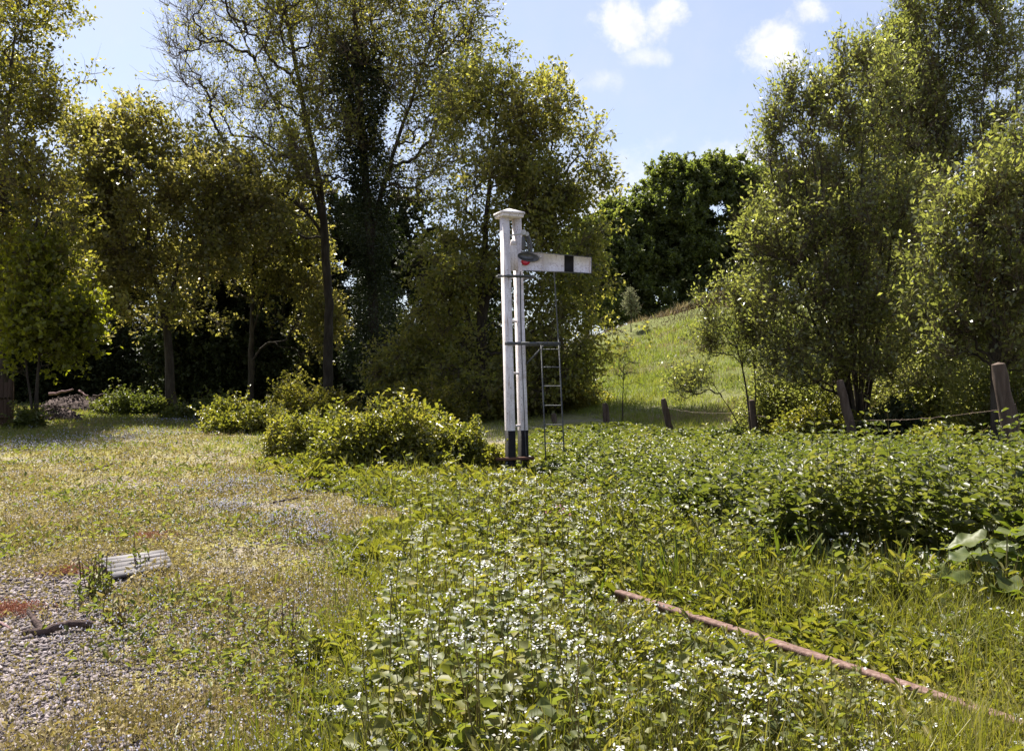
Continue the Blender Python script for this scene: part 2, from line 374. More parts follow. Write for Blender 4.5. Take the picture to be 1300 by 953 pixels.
def grow(trunks, tips, rng, bf=0.35, hpen=0.8, lift=0.15, K=6, rtip=0.008, rexp=0.46, wob=0.05, start=0.25):
    pos, par, plen = [], [], []; chains = []
    for tr in trunks:
        tr = np.asarray(tr, float); pts = [tr[0]]
        seg = np.linalg.norm(np.diff(tr, axis=0), axis=1); tot = seg.sum(); n = max(8, int(tot / 0.5))
        # smooth resample
        t = np.concatenate([[0], np.cumsum(seg)]) / tot; q = np.linspace(0, 1, n)
        pts = np.stack([np.interp(q, t, tr[:, k]) for k in range(3)], 1)
        for _ in range(3): pts[1:-1] = (pts[:-2] + 2 * pts[1:-1] + pts[2:]) / 4
        pts[1:-1] += rng.normal(size=(n - 2, 3)) * wob * 0.6 * tot / n
        ids = []
        for k in range(n):
            pos.append(pts[k]); par.append(ids[-1] if ids else -1); plen.append(tot * q[k]); ids.append(len(pos) - 1)
        chains.append((ids, -1, q))
    nt0 = len(pos)
    ok = [False] * nt0
    for ids, _, q in chains:
        for k, i in enumerate(ids): ok[i] = q[k] > start
    base = np.array([np.asarray(t) [len(t)//2] for t in trunks])
    order = np.argsort(np.min(np.linalg.norm(tips[:, None] - np.array(pos)[None, :nt0:2], axis=2), axis=1))
    A = np.zeros((nt0 + len(tips) * K, 3)); A[:nt0] = pos; PL = np.zeros(len(A)); PL[:nt0] = plen
    OK = np.zeros(len(A), bool); OK[:nt0] = ok; par = par + [0] * (len(A) - nt0); n = nt0; Dn = np.zeros((len(A), 3)); Dn[:nt0, 2] = 1
    tipids = []
    for t in order:
        p = tips[t]; dv = p - A[:n]; dist = np.linalg.norm(dv, axis=1)
        cost = dist + bf * PL[:n] + hpen * np.maximum(0, -dv[:, 2]); cost[~OK[:n]] = 1e9
        s = int(np.argmin(cost)); d = dist[s]
        if d < 1e-3: continue
        c = A[s] + Dn[s] * d * 0.3 + (p - A[s]) * 0.3 + np.array([0, 0, lift * d])
        u = (np.arange(1, K + 1) / K)[:, None]
        pts = (1 - u) ** 2 * A[s] + 2 * u * (1 - u) * c + u * u * p
        pts[:-1] += rng.normal(size=(K - 1, 3)) * wob * d
        ids = list(range(n, n + K)); A[n:n + K] = pts
        PL[n:n + K] = PL[s] + d * u[:, 0]; OK[n:n + K] = True
        prev = np.vstack([A[s], pts[:-1]]); Dn[n:n + K] = norm(pts - prev)
        for k, i in enumerate(ids): par[i] = ids[k - 1] if k else s
        chains.append((ids, s, None)); n += K; tipids.append(ids[-1])
    cnt = np.zeros(n)
    for i in tipids: cnt[i] += 1
    for i in range(n - 1, -1, -1):
        if par[i] >= 0: cnt[par[i]] += cnt[i]
    rad = rtip * np.maximum(cnt, 0.7) ** rexp
    return A[:n], Dn[:n], rad, chains, nt0

def branch_mesh(mb, A, rad, chains, nt0, rtrunk=None, mi=0):
    groups = {}; first = True
    for ids, s, q in chains:
        if s < 0:
            r = rad[ids].copy()
            if rtrunk is not None:
                k = np.linspace(1, 0.0, len(ids)); fc = rtrunk if first else rtrunk * .62; first = False; r = np.maximum(r, fc * (0.10 + 0.9 * k)); r = np.minimum(r, fc * (0.14 + 0.95 * k))
                r[0] *= 1.5; r[1] *= 1.15
            mb.tube(A[ids], r, 10, mi, cap=False)
        else:
            c = np.vstack([A[s], A[ids]]); r = np.concatenate([[rad[ids[0]]], rad[ids]])
            if rtrunk is not None: r = np.minimum(r, rtrunk * 0.6)
            sides = 6 if r[0] > 0.03 else 4
            groups.setdefault((len(c), sides), []).append((c, r))
    for (K, sides), l in groups.items():
        v, f = tubes(np.array([a for a, _ in l]), np.array([b for _, b in l]), sides); mb.add(v, f, mi)

def make_tree(name, base_px, trunks_px, ells, label, cat='tree', group=None, leaf='gold', seed=1, tips=300, bf=0.35, hpen=0.8, lift=0.15,
              twn=3, twl=(0.4, 0.9), lpt=8, ll=0.16, lw=0.09, up=0.25, rtrunk=0.3, rtip=0.009, tmin=0.2, gap=0.45, gs=1.6, shell=0.45,
              leafprob=None, start=0.25, tdown=0.1, wob=0.05, lspread=1.0, origin=None, extra=None, bare=0.0, tuft=0.0):
    rng = np.random.default_rng(seed)
    b = P(*base_px); b[2] = H(b[0], b[1]) - 0.05
    trunks = []
    for tr in trunks_px:
        q = [P(*t) for t in tr]
        if tr[0] == base_px: q[0] = b
        else: q[0][2] = H(q[0][0], q[0][1]) - 0.05
        trunks.append(q)
    T = ell_points(tips, ells, rng, shell, gap, gs)
    A, Dn, rad, chains, nt0 = grow(trunks, T, rng, bf, hpen, lift, rtip=rtip, start=start, wob=wob)
    root = empty(name, b, label, cat, group)
    mb = MB(); branch_mesh(mb, A, rad, chains, nt0, rtrunk)
    # twigs
    S, D0 = [], []
    for ids, s, q in chains:
        if s < 0: continue
        for k, i in enumerate(ids):
            if rad[i] < rtip * 3.2:
                n = twn + (3 if k == len(ids) - 1 else 0)
                S += [i] * n
    S = np.array(S); n = len(S)
    prevd = Dn[S]
    D0 = norm(prevd * 0.7 + rng.normal(size=(n, 3)) * 0.55 + np.array([0, 0, up]))
    TL = rng.uniform(*twl, n)
    u = np.linspace(0, 1, 4)[None, :, None]
    curve = np.array([0, 0, 1.0]) * (up * 0.5) + rng.normal(size=(n, 1, 3)) * 0.18
    C = A[S][:, None] + (D0[:, None] * u + curve * u * u) * TL[:, None, None]
    C[:, 1:-1] += rng.normal(size=(n, 2, 3)) * 0.03 * TL[:, None, None]
    rr = rtip * 0.75 * np.array([1, 0.8, 0.6, 0.35])[None] * rng.uniform(0.7, 1.1, (n, 1))
    v, f = tubes(C, rr, 3); mb.add(v, f, 1)
    tk = mb.build('trunk', [M['bark'], M['twig']], root, origin=b)
    # leaves
    prob = np.ones(n) if leafprob is None else leafprob(C[:, -1])
    prob = prob * (rng.random(n) > bare)
    num = rng.poisson(lpt * prob)
    idx = np.repeat(np.arange(n), num); m = len(idx)
    t = tmin + (1 - tmin) * rng.random(m) ** 0.7
    fi = t * 3; lo = np.minimum(fi.astype(int), 2); fr = (fi - lo)[:, None]
    pos = C[idx, lo] * (1 - fr) + C[idx, lo + 1] * fr + rng.normal(size=(m, 3)) * tuft
    dirs = norm(D0[idx] * 0.5 + rng.normal(size=(m, 3)) * lspread - np.array([0, 0, tdown]))
    L = ll * rng.uniform(0.6, 1.3, m); W = lw * rng.uniform(0.7, 1.25, m)
    v, f = leaf4(pos + dirs * 0.02, dirs, L, W, 0.2, rng)
    cb = MB(); cb.add(v, f)
    cb.build('crown', M[leaf], root, origin=b)
    if extra: extra(root, A, chains, rng, b)
    return root

def ivy_on(frac0, frac1, rad, n, ll=0.11, which=0):
    def fn(root, A, chains, rng, b):
        ids = chains[which][0]; pts = A[ids]
        t = rng.uniform(frac0, frac1, n) * (len(ids) - 1); lo = np.minimum(t.astype(int), len(ids) - 2); fr = (t - lo)[:, None]
        c = pts[lo] * (1 - fr) + pts[lo + 1] * fr
        v = norm(rng.normal(size=(n, 3)) * np.array([1, 1, 0.3]))
        bulge = 0.65 + 0.6 * nz3(c * np.array([1, 1, 1.0]) + v * 1.2, 0.8, 1.0)
        r = rad * bulge * rng.random(n) ** 0.35 * (1.1 - 0.45 * t / (len(ids) - 1))
        p = c + v * np.maximum(r, 0.12)[:, None]
        d = norm(v + rng.normal(size=(n, 3)) * 0.6 - np.array([0, 0, 0.5]))
        vv, f = leaf4(p, d, ll * rng.uniform(.6, 1.3, n), ll * 0.8 * rng.uniform(.7, 1.2, n), 0.15, rng)
        mb = MB(); mb.add(vv, f); mb.build('ivy', M['ivy'], root, origin=b)
    return fn

GT = 'trees along the left of the track'
# A : left edge
make_tree('edge_tree', (2, 528, 31), [[(2, 528, 31), (4, 420, 31), (0, 300, 31), (10, 150, 31), (20, 30, 31)], [(2, 528, 31), (6, 450, 31.2), (40, 330, 30), (60, 200, 30)]],
          [(10, 70, 31, 85, 110), (-70, 120, 32, 110, 150), (45, 180, 30, 60, 95), (10, 260, 30, 95, 90), (70, 290, 30.5, 50, 60), (-60, 330, 31, 80, 100), (20, 360, 31, 70, 50)],
          'tall olive leaved tree at the left edge of the clearing beside the brown fence', group=GT, leaf='olive', seed=11, tips=420, twn=2, lpt=9, bare=.42, tuft=.09, tmin=.45, ll=.16, lw=.095, rtrunk=.2, gap=.85, gs=.9, shell=.36)
make_tree('maple_sapling', (45, 520, 29.5), [[(45, 520, 29.5), (48, 450, 29.5), (58, 380, 29.5)], [(45, 520, 29.5), (30, 440, 29.5), (24, 350, 29.5)]],
          [(70, 395, 29.5, 48, 60), (40, 340, 29.5, 40, 45), (90, 430, 29.5, 28, 32), (20, 420, 29.5, 35, 50)],
          'small bright green maple lit from behind under the tall edge tree', 'tree', leaf='maple', seed=12, tips=120, twn=2, lpt=6.5, ll=.17, lw=.14, rtrunk=.07, gap=.7, gs=.7, up=0.05, shell=.36)
# B
make_tree('leaning_tree', (219, 512, 37), [[(219, 512, 37), (214, 455, 37), (211, 400, 37), (196, 360, 37), (188, 320, 37), (190, 230, 37)],
                                          [(219, 512, 37), (214, 455, 37), (211, 400, 37), (225, 340, 37), (240, 270, 37)]],
          [(190, 250, 37, 75, 75), (130, 225, 37, 55, 65), (265, 240, 37, 75, 50), (160, 330, 36.5, 65, 50), (245, 320, 36.5, 60, 45), (200, 190, 37, 60, 40), (115, 320, 36.5, 50, 60), (190, 395, 36.5, 80, 25), (310, 290, 37, 50, 45), (115, 175, 37, 30, 30), (160, 160, 37, 14, 22)],
          'golden leaved tree whose dark trunk leans left in the middle of the wood edge', group=GT, leaf='gold', seed=21, tips=520, twn=2, lpt=9.5, bare=.38, tuft=.09, tmin=.45, ll=.18, lw=.12, rtrunk=.22, gap=.8, gs=1.0, shell=.36, twl=(.4, 1.1))
# C1 ash
def leftbare(p):
    px = p[:, 0] / p[:, 1] * F + CX
    return 0.12 + 0.88 * sst(215, 340, px + 55 * nz3(p, 1.5))
make_tree('ash_tree', (416, 505, 40), [[(416, 505, 40), (417, 400, 40), (413, 300, 40), (405, 230, 40), (385, 130, 40), (365, 30, 40), (350, -60, 40)],
                                      [(416, 505, 40), (417, 400, 40), (413, 300, 40), (405, 232, 40), (360, 195, 39), (300, 160, 38.5)],
                                      [(416, 505, 40), (417, 400, 40), (413, 300, 40), (395, 225, 40.4), (345, 120, 41), (300, 30, 41.5)],
                                      [(416, 505, 40), (417, 400, 40), (412, 290, 40), (355, 240, 39), (290, 215, 38.5)]],
          [(330, 40, 40, 110, 90), (280, 130, 39.5, 85, 45), (255, 20, 40.5, 45, 35), (215, 90, 39.5, 35, 14), (240, 60, 40, 50, 12), (300, 210, 39, 90, 50), (400, 60, 40, 90, 110), (340, -90, 40, 150, 80), (370, 190, 40, 70, 80), (330, 280, 39, 80, 40)],
          'tall ash with fine bare twigs reaching left over the pale sky', group=GT, leaf='ashtuft', seed=31, tips=560, bf=.3, hpen=.7, lift=.05, twn=2, twl=(.5, 1.3), lpt=5.0, bare=.42, tuft=.09, ll=.18, lw=.085, up=.35,
          rtrunk=.24, rtip=.014, tmin=.6, gap=.55, gs=1.1, shell=.5, leafprob=leftbare, start=.5, tdown=.1)
make_tree('field_maple', (318, 512, 43), [[(318, 512, 43), (320, 420, 43), (322, 330, 43), (330, 270, 43)], [(318, 512, 43), (316, 430, 43), (345, 350, 43)]],
          [(330, 300, 43, 70, 55), (370, 340, 43, 55, 50), (280, 330, 43, 50, 40), (350, 255, 43, 45, 40), (390, 410, 42.5, 45, 50)],
          'golden tree half hidden behind the bare ash trunk', group=GT, leaf='gold', seed=36, tips=300, twn=2, lpt=9.5, bare=.38, tuft=.09, tmin=.45, ll=.18, lw=.12, rtrunk=.16, gap=.8, shell=.36, gs=1.0, twl=(.4, 1.0))
# C2 ivy clad ash
make_tree('ivy_clad_tree', (478, 508, 38), [[(478, 508, 38), (474, 400, 38), (468, 280, 38), (460, 160, 38), (452, 60, 38), (448, -70, 38)],
                                           [(478, 508, 38), (474, 400, 38), (470, 300, 38), (500, 190, 38), (535, 90, 38), (560, 10, 38)]],
          [(500, 20, 38, 100, 90), (560, 100, 38, 70, 80), (520, 170, 38, 90, 60), (450, -80, 38, 160, 70), (590, 30, 38, 40, 40), (560, 230, 37.5, 70, 45), (440, 100, 38.5, 60, 90), (400, 200, 38, 40, 60)],
          'big tree whose straight trunk is thickly clad in dark ivy', group=GT, leaf='goldgreen', seed=41, tips=520, bf=.3, hpen=.6, lift=.04, twn=2, twl=(.5, 1.2), lpt=5.6, bare=.38, tuft=.09, ll=.18, lw=.09, up=.25,
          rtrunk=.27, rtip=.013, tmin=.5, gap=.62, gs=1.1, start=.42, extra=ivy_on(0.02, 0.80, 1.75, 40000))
# D golden drooping tree
make_tree('spreading_tree', (612, 520, 33), [[(612, 520, 33), (610, 440, 33), (612, 350, 33), (620, 250, 33), (630, 150, 33)],
                                            [(612, 520, 33), (610, 440, 33), (618, 370, 33), (670, 270, 33), (700, 190, 33)],
                                            [(612, 520, 33), (604, 440, 33), (585, 370, 33), (560, 300, 33)]],
          [(625, 150, 33, 60, 75), (690, 190, 33, 62, 90), (735, 175, 33, 32, 30), (645, 260, 32.5, 85, 60), (715, 290, 32.5, 52, 60), (705, 360, 32, 65, 55), (735, 425, 32, 50, 48), (670, 430, 32, 75, 55),
           (580, 330, 32.5, 55, 55), (560, 420, 32.5, 65, 60), (700, 485, 32, 60, 22), (610, 480, 32, 80, 35), (755, 230, 32.5, 18, 25), (520, 470, 33, 50, 40)],
          'golden green spreading tree behind the signal with boughs hanging almost to the grass', group=GT, leaf='goldgreen', seed=51, tips=700, bf=.3, hpen=.25, lift=.08, twn=2, twl=(.4, 1.0), lpt=9, bare=.42, tuft=.09, ll=.18, lw=.095, up=0.0,
          rtrunk=.24, rtip=.010, tmin=.45, gap=.85, gs=.95, shell=.36, start=.3, tdown=.5)
# dark wood behind
SHADE = []
DW = 'shaded trees deep in the left wood'
for k, (px, d, ells, lab) in enumerate([
        (60, 52, [(60, 330, 52, 110, 90), (20, 430, 52, 100, 70)], 'dark crowned tree in deep shade behind the maple and soil heap'),
        (150, 56, [(150, 330, 56, 90, 70), (130, 420, 56, 90, 70)], 'dark tree filling the shade left of the leaning trunk'),
        (270, 50, [(270, 370, 53, 60, 70), (285, 390, 48, 70, 100), (250, 440, 48, 60, 60)], 'dense black green evergreen right of the leaning trunk'),
        (370, 52, [(430, 300, 51, 50, 62), (370, 350, 52, 80, 95), (360, 440, 50, 80, 60)], 'dark tree standing behind the ash trunk'),
        (480, 54, [(480, 370, 52, 90, 100), (560, 390, 50, 90, 90), (500, 300, 52, 60, 50)], 'dark tree standing behind the ivy clad trunk'),
        (-90, 50, [(-90, 330, 50, 130, 150)], 'dark tree beyond the brown fence at the edge')]):
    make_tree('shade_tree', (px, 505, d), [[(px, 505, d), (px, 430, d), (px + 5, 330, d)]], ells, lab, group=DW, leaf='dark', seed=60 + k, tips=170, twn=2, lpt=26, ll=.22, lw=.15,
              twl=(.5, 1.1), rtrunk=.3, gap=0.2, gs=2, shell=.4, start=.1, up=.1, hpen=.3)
for k, (px, pb, d, w, h, lab) in enumerate([(-60, 512, 50, 240, 110, 'dark undergrowth behind the brown fence'), (110, 510, 53, 220, 95, 'dark undergrowth behind the soil heaps'), (290, 512, 49, 200, 150, 'dark undergrowth below the evergreen'),
        (440, 512, 47, 200, 130, 'dark undergrowth between the ash and the ivy clad trunk'), (590, 515, 45, 220, 120, 'dark undergrowth behind the spreading tree')]):
    SHADE.append((px, pb, d, w, h, lab))
# far wood on the hill
FW = 'trees of the far wood on the hilltop'
for k, (px, d, ells, lab) in enumerate([
        (800, 96, [(795, 330, 96, 50, 62), (790, 395, 94, 45, 18), (785, 290, 96, 25, 35), (815, 280, 97, 30, 32)], 'leftmost lighter green tree of the far hilltop wood'),
        (850, 98, [(852, 280, 98, 55, 60), (860, 235, 98, 38, 28), (845, 350, 97, 55, 55), (870, 320, 97, 45, 60), (880, 240, 98, 40, 36), (840, 392, 95, 60, 18)], 'broad domed tree in the middle of the far hilltop wood'),
        (912, 100, [(915, 265, 100, 55, 55), (900, 225, 100, 38, 26), (915, 340, 99, 50, 55), (920, 388, 96, 60, 18)], 'tallest dark domed tree of the far hilltop wood'),
        (965, 98, [(965, 290, 98, 45, 70), (945, 240, 98, 22, 28)], 'far hilltop tree half hidden by the willows'),
        (1040, 100, [(1040, 290, 100, 60, 75)], 'far hilltop tree glimpsed through the willow stems'),
        (745, 97, [(745, 340, 97, 40, 55)], 'far hilltop tree half hidden by the spreading tree')]):
    make_tree('far_tree', (px, 400, d), [[(px, 400, d), (px, 350, d), (px, 290, d)]], ells, lab, group=FW, leaf='oak', seed=80 + k, tips=240, twn=2, twl=(.6, 1.3), lpt=26, ll=.34, lw=.24,
              rtrunk=.4, gap=0.5, gs=2.6, shell=.3, start=.1, up=.2, hpen=.4)

# willows on the right
WG = 'willows beyond the wire fence'
def wl(name, base, trunks, ells, label, seed, tips, lpt=8, ll=.085, lw=.04, rt=.07, group=WG, fan=None, **kw):
    if fan:   # further thin upright stems from the same foot
        x0, x1, yt, nf = fan; bx, by, bd = base; rf = np.random.default_rng(seed + 900)
        for k in range(nf):
            tx = x0 + (x1 - x0) * (k + .5) / nf + rf.uniform(-8, 8); dx = tx - bx; dd = bd + rf.uniform(-.8, .8)
            trunks = trunks + [[base, (bx + dx * .35, by - 100, (bd + dd) / 2), (bx + dx * .75, by - 240, dd), (tx, yt + rf.uniform(-20, 50), dd)]]
    return make_tree(name, base, trunks, ells, label, group=group, leaf='willow', seed=seed, tips=tips, bf=.45, hpen=2.0, lift=.12, twn=2, twl=(.25, .6), lpt=lpt, ll=ll, lw=lw,
                     up=.8, lspread=.85, bare=.22, tuft=.025, rtrunk=rt, rtip=.006, tmin=.12, gap=kw.pop('gap', .35), gs=.5, shell=.5, start=.12, tdown=0.0, **kw)
B1 = (1092, 545, 20)
wl('willow_tree', B1, [[B1, (1085, 450, 20), (1065, 320, 20), (1040, 200, 20)], [B1, (1098, 430, 20), (1105, 300, 20), (1110, 170, 20)],
                       [B1, (1060, 470, 20), (1020, 380, 19.5), (990, 280, 19.5), (975, 190, 19.5)], [B1, (1110, 450, 20.3), (1140, 330, 20.5), (1160, 220, 20.5)],
                       [B1, (1078, 470, 19.6), (1045, 400, 19), (1010, 340, 19)]],
   [(1010, 230, 20, 55, 70), (1075, 190, 20, 60, 80), (1000, 330, 19.5, 65, 70), (1080, 310, 19.8, 80, 90), (985, 150, 20, 14, 38), (1005, 130, 20, 9, 38), (1030, 135, 20, 10, 42), (975, 190, 20, 18, 30), (1070, 90, 20, 16, 45), (1095, 85, 20, 14, 45),
    (1140, 260, 20.3, 50, 90), (960, 300, 19.5, 18, 40), (1130, 120, 20.2, 22, 50), (1050, 120, 20, 12, 45), (1030, 400, 19.4, 75, 50), (1110, 400, 19.6, 75, 50), (965, 390, 19.5, 30, 35), (1010, 465, 19.4, 65, 35), (1100, 470, 19.4, 80, 40)],
   'many stemmed willow with upright spiky shoots behind the leaning fence post', 101, 860, fan=(975, 1150, 130, 9), lpt=4.1, ll=.112, lw=.054)
B2 = (1225, 560, 23)
wl('willow_tree', B2, [[B2, (1222, 430, 23), (1200, 280, 23), (1195, 120, 23), (1190, 20, 23)], [B2, (1232, 400, 23), (1245, 250, 23), (1250, 90, 23)], [B2, (1215, 470, 23), (1170, 350, 23), (1150, 230, 23)]],
   [(1190, 90, 23, 45, 85), (1250, 70, 23, 50, 90), (1200, 230, 23, 60, 80), (1275, 180, 23, 60, 110), (1220, 20, 23, 45, 50), (1170, 40, 23, 16, 45), (1200, -20, 23, 60, 40), (1155, 330, 23, 50, 80), (1290, 310, 23, 60, 70), (1165, 120, 23, 35, 60), (1135, 90, 23, 16, 45), (1170, 430, 22, 60, 70), (1250, 420, 22, 60, 70), (1115, 70, 23, 14, 50), (1150, 150, 22.5, 42, 90), (1120, 130, 22.5, 30, 70), (1160, 20, 23, 20, 45)],
   'tallest willow with its top against the upper right sky', 102, 900, fan=(1160, 1300, 40, 8), lpt=4.5, ll=.112, lw=.054)
B3 = (1266, 560, 16.5)
wl('willow_tree', B3, [[B3, (1265, 480, 16.5), (1262, 400, 16.5), (1250, 330, 16.5), (1235, 240, 16.5)], [B3, (1265, 480, 16.5), (1265, 400, 16.5), (1295, 320, 16.5), (1330, 230, 16.5)]],
   [(1240, 280, 16.5, 60, 60), (1310, 250, 16.5, 70, 90), (1200, 340, 16.3, 45, 40), (1275, 360, 16.2, 60, 40), (1350, 350, 16.5, 60, 80), (1290, 430, 16.4, 50, 50), (1215, 420, 16.6, 50, 50)],
   'willow with one thick dark trunk behind the big fence post', 103, 420, lpt=4.4, ll=.112, lw=.054, rt=.12)
B5 = (1150, 556, 24)
wl('willow_tree', B5, [[B5, (1150, 430, 24), (1148, 300, 24), (1150, 120, 24)], [B5, (1140, 450, 24), (1125, 330, 24), (1115, 200, 24)]],
   [(1150, 110, 24, 45, 90), (1135, 220, 24, 60, 90), (1155, 45, 24, 18, 45), (1180, 180, 24, 45, 90), (1125, 75, 24, 14, 45), (1130, 350, 24, 80, 70)],
   'upright willow filling the gap between the many stemmed and the tallest willow', 105, 520, fan=(1110, 1190, 80, 5), lpt=4.8, ll=.112, lw=.054)
B4 = (955, 540, 20.6)
wl('willow_sapling', B4, [[B4, (948, 480, 20.6), (935, 430, 20.6), (915, 395, 20.6)], [B4, (962, 470, 20.6), (950, 430, 20.6), (955, 390, 20.6)], [B4, (925, 515, 20.3), (900, 480, 20)]],
   [(905, 400, 20.6, 22, 34), (935, 385, 20.6, 30, 18), (950, 420, 20.5, 30, 35), (900, 440, 20.4, 20, 20), (890, 490, 20, 26, 14), (945, 455, 20.4, 16, 20), (865, 500, 20, 18, 8)],
   'thin leaning sapling left of the willows with a tuft of leaves on bare stems', 104, 90, lpt=6, rt=.03, group=None)

# bare sapling and little pale shrub on the hill
make_tree('bare_sapling', (790, 508, 27), [[(790, 508, 27), (791, 470, 27), (793, 440, 27)]], [(790, 470, 27, 22, 28), (798, 450, 27, 10, 14)], 'leafless little sapling at the foot of the grassy hill', leaf='olive', seed=111, tips=26, twn=1,
          twl=(.1, .3), lpt=.3, ll=.06, lw=.03, rtrunk=.02, rtip=.006, gap=0, start=.2)
make_tree('pale_shrub', (801, 402, 72), [[(801, 402, 72), (801, 390, 72), (800, 378, 72)]], [(801, 388, 72, 8, 11), (800, 376, 72, 4, 7)], 'small pale shrub on the hill crest before the far wood', 'shrub', leaf='blossom', seed=112, tips=50, twn=2,
          twl=(.2, .6), lpt=2.2, ll=.15, lw=.07, rtrunk=.04, rtip=.012, gap=.2, start=.1)

# ------------------------------------------------------------------ bushes
def bush(name, px, py_base, d, w, h, depth, label, cat='bush', group=None, leaf='bramble', seed=1, n=12000, ll=.075, lw=.05, lumps=7, stems=60):
    rng = np.random.default_rng(seed)
    b = P(px, py_base, d); b[2] = H(b[0], b[1])
    root = empty(name, b, label, cat, group)
    hw = w / F * d / 2; hh = h / F * d
    # lumps : smaller mounds making an uneven outline
    lc = []
    for k in range(lumps):
        a = rng.uniform(0, 2 * math.pi); r = math.sqrt(rng.random()) * 0.72
        lx, ly = math.cos(a) * r * hw, math.sin(a) * r * depth
        lc.append((lx, ly, rng.uniform(0.32, 0.5) * hw, hh * rng.uniform(0.5, 1.0) * (1 - 0.45 * r * r)))
    lc = np.array(lc); pick = rng.choice(len(lc), n, p=lc[:, 2] ** 2 / (lc[:, 2] ** 2).sum()); q = lc[pick]
    v = norm(rng.normal(size=(n, 3))); v[:, 2] = np.abs(v[:, 2]); rr = rng.random(n) ** 0.3 * (1 + 0.22 * nz3(v * 2 + q[:, :1], 0.5))
    p = np.stack([q[:, 0] + v[:, 0] * q[:, 2] * rr, q[:, 1] + v[:, 1] * q[:, 2] * rr * depth / hw, v[:, 2] * q[:, 3] * rr], 1)
    out = np.array(p); out[:, :2] += b[:2]; out[:, 2] += H(out[:, 0], out[:, 1]) + 0.02
    dirs = norm(v * 0.8 + rng.normal(size=(n, 3)) * 0.8 + np.array([0, 0, -.05]))
    L = ll * rng.uniform(.6, 1.35, n)
    vv, f = leaf6(out, dirs, L, L * lw / ll, droop=.12, wide=.35, rng=rng)
    mb = MB(); mb.add(vv, f); mb.build('leaves', M[leaf], root, origin=b)
    ns = max(40, int(62 * hw * hh)); k0 = rng.choice(n, ns); st0 = out[k0]; dd = norm(v[k0] * .6 + rng.normal(size=(ns, 3)) * .45 + np.array([0, 0, .75])); LL = rng.uniform(.25, .65, ns) * (ll / .08) ** .5
    u = np.linspace(0, 1, 5)[None, :, None]; Cs = st0[:, None] + dd[:, None] * u * LL[:, None, None] + (norm(v[k0]) * .35 - np.array([0, 0, .35]))[:, None] * u * u * LL[:, None, None]
    mb = MB(); vv, f = tubes(Cs, np.broadcast_to(np.array([.005, .0045, .004, .003, .002]), (ns, 5)), 3); mb.add(vv, f, 1)
    ix = np.repeat(np.arange(ns), 12); tt = rng.uniform(.05, 1, len(ix)) * 4; lo = np.minimum(tt.astype(int), 3); fr = (tt - lo)[:, None]; pl = Cs[ix, lo] * (1 - fr) + Cs[ix, lo + 1] * fr
    Lq = ll * rng.uniform(.5, 1.15, len(ix)); vv, f = leaf6(pl, rng.normal(size=(len(ix), 3)) + np.array([0, 0, .2]), Lq, Lq * lw / ll, droop=.12, wide=.35, rng=rng); mb.add(vv, f, 0)
    mb.build('shoots', [M[leaf], M['deadstem']], root, origin=b)
    # arching stems reaching the outline, some beyond it
    s = rng.choice(n, stems); e = out[s] + dirs[s] * 0.1; st = np.stack([b[0] + (e[:, 0] - b[0]) * .35, b[1] + (e[:, 1] - b[1]) * .35, H(e[:, 0], e[:, 1]) * 1.0], 1)
    u = np.linspace(0, 1, 5)[None, :, None]; mid = (st + e) / 2 + np.array([0, 0, 1]) * hh * .35
    C = (1 - u) ** 2 * st[:, None] + 2 * u * (1 - u) * mid[:, None] + u * u * e[:, None]
    v, f = tubes(C, np.broadcast_to(np.array([.012, .01, .008, .006, .003]), (stems, 5)), 4)
    mb = MB(); mb.add(v, f); mb.build('stems', M['deadstem'], root, origin=b)
    return root
BB = 'bramble mounds beside the track'
bush('bramble_bush', 505, 605, 16.6, 220, 105, 1.3, 'largest rounded bramble mound left of the signal posts', group=BB, seed=1, n=30000, ll=.085, lw=.055, lumps=14)
bush('bramble_bush', 590, 606, 15.9, 110, 70, .8, 'bramble mound right against the left side of the signal posts', group=BB, seed=2, n=12000, lumps=8)
bush('bramble_bush', 378, 582, 19.5, 100, 70, 1.0, 'middle bramble mound between the largest mound and the track', group=BB, seed=3, n=13000, lumps=8)
bush('bramble_bush', 310, 548, 27, 110, 52, 1.3, 'farther low bramble mound in front of the dark evergreen', group=BB, seed=4, n=11000, ll=.11, lw=.07, lumps=8)
bush('hawthorn_bush', 398, 522, 30, 110, 85, 1.5, 'grey green bush below the ash trunk', seed=5, n=14000, leaf='olive', ll=.11, lw=.07, lumps=9)
bush('nettle_clump', 165, 532, 37, 110, 32, 1.5, 'low clump of weeds left of the leaning trunk foot', 'plant', seed=6, n=9000, ll=.13, lw=.08, leaf='nettle', lumps=9)
bush('nettle_clump', 255, 530, 34, 90, 30, 1.3, 'low clump of weeds right of the leaning trunk foot', 'plant', seed=7, n=9000, ll=.12, lw=.08, leaf='nettle', lumps=8)
bush('nettle_clump', 30, 528, 29, 50, 30, .8, 'low clump of weeds at the foot of the brown fence', 'plant', seed=8, n=4000, ll=.12, lw=.08, leaf='nettle', lumps=6)
bush('ivy_bush', 668, 536, 33, 190, 45, 1.4, 'low scrub under the hanging boughs behind the ladder', seed=9, n=14000, ll=.1, lw=.06, leaf='olive', lumps=10)
bush('bramble_bush', 1200, 590, 15.2, 150, 75, 1.2, 'dark bramble thicket in front of the thick willow trunk', seed=10, n=22000, leaf='bramble', ll=.08, lw=.055, lumps=12)
bush('bramble_bush', 1030, 560, 20.2, 150, 70, 1.1, 'leafy thicket around the foot of the many stemmed willow', seed=13, n=14000, leaf='bramble', ll=.09, lw=.06, lumps=10)
bush('bramble_bush', 1130, 575, 18.6, 120, 80, 1.0, 'shaded thicket behind the single strand of wire', seed=14, n=13000, leaf='ivy', ll=.09, lw=.06, lumps=9)
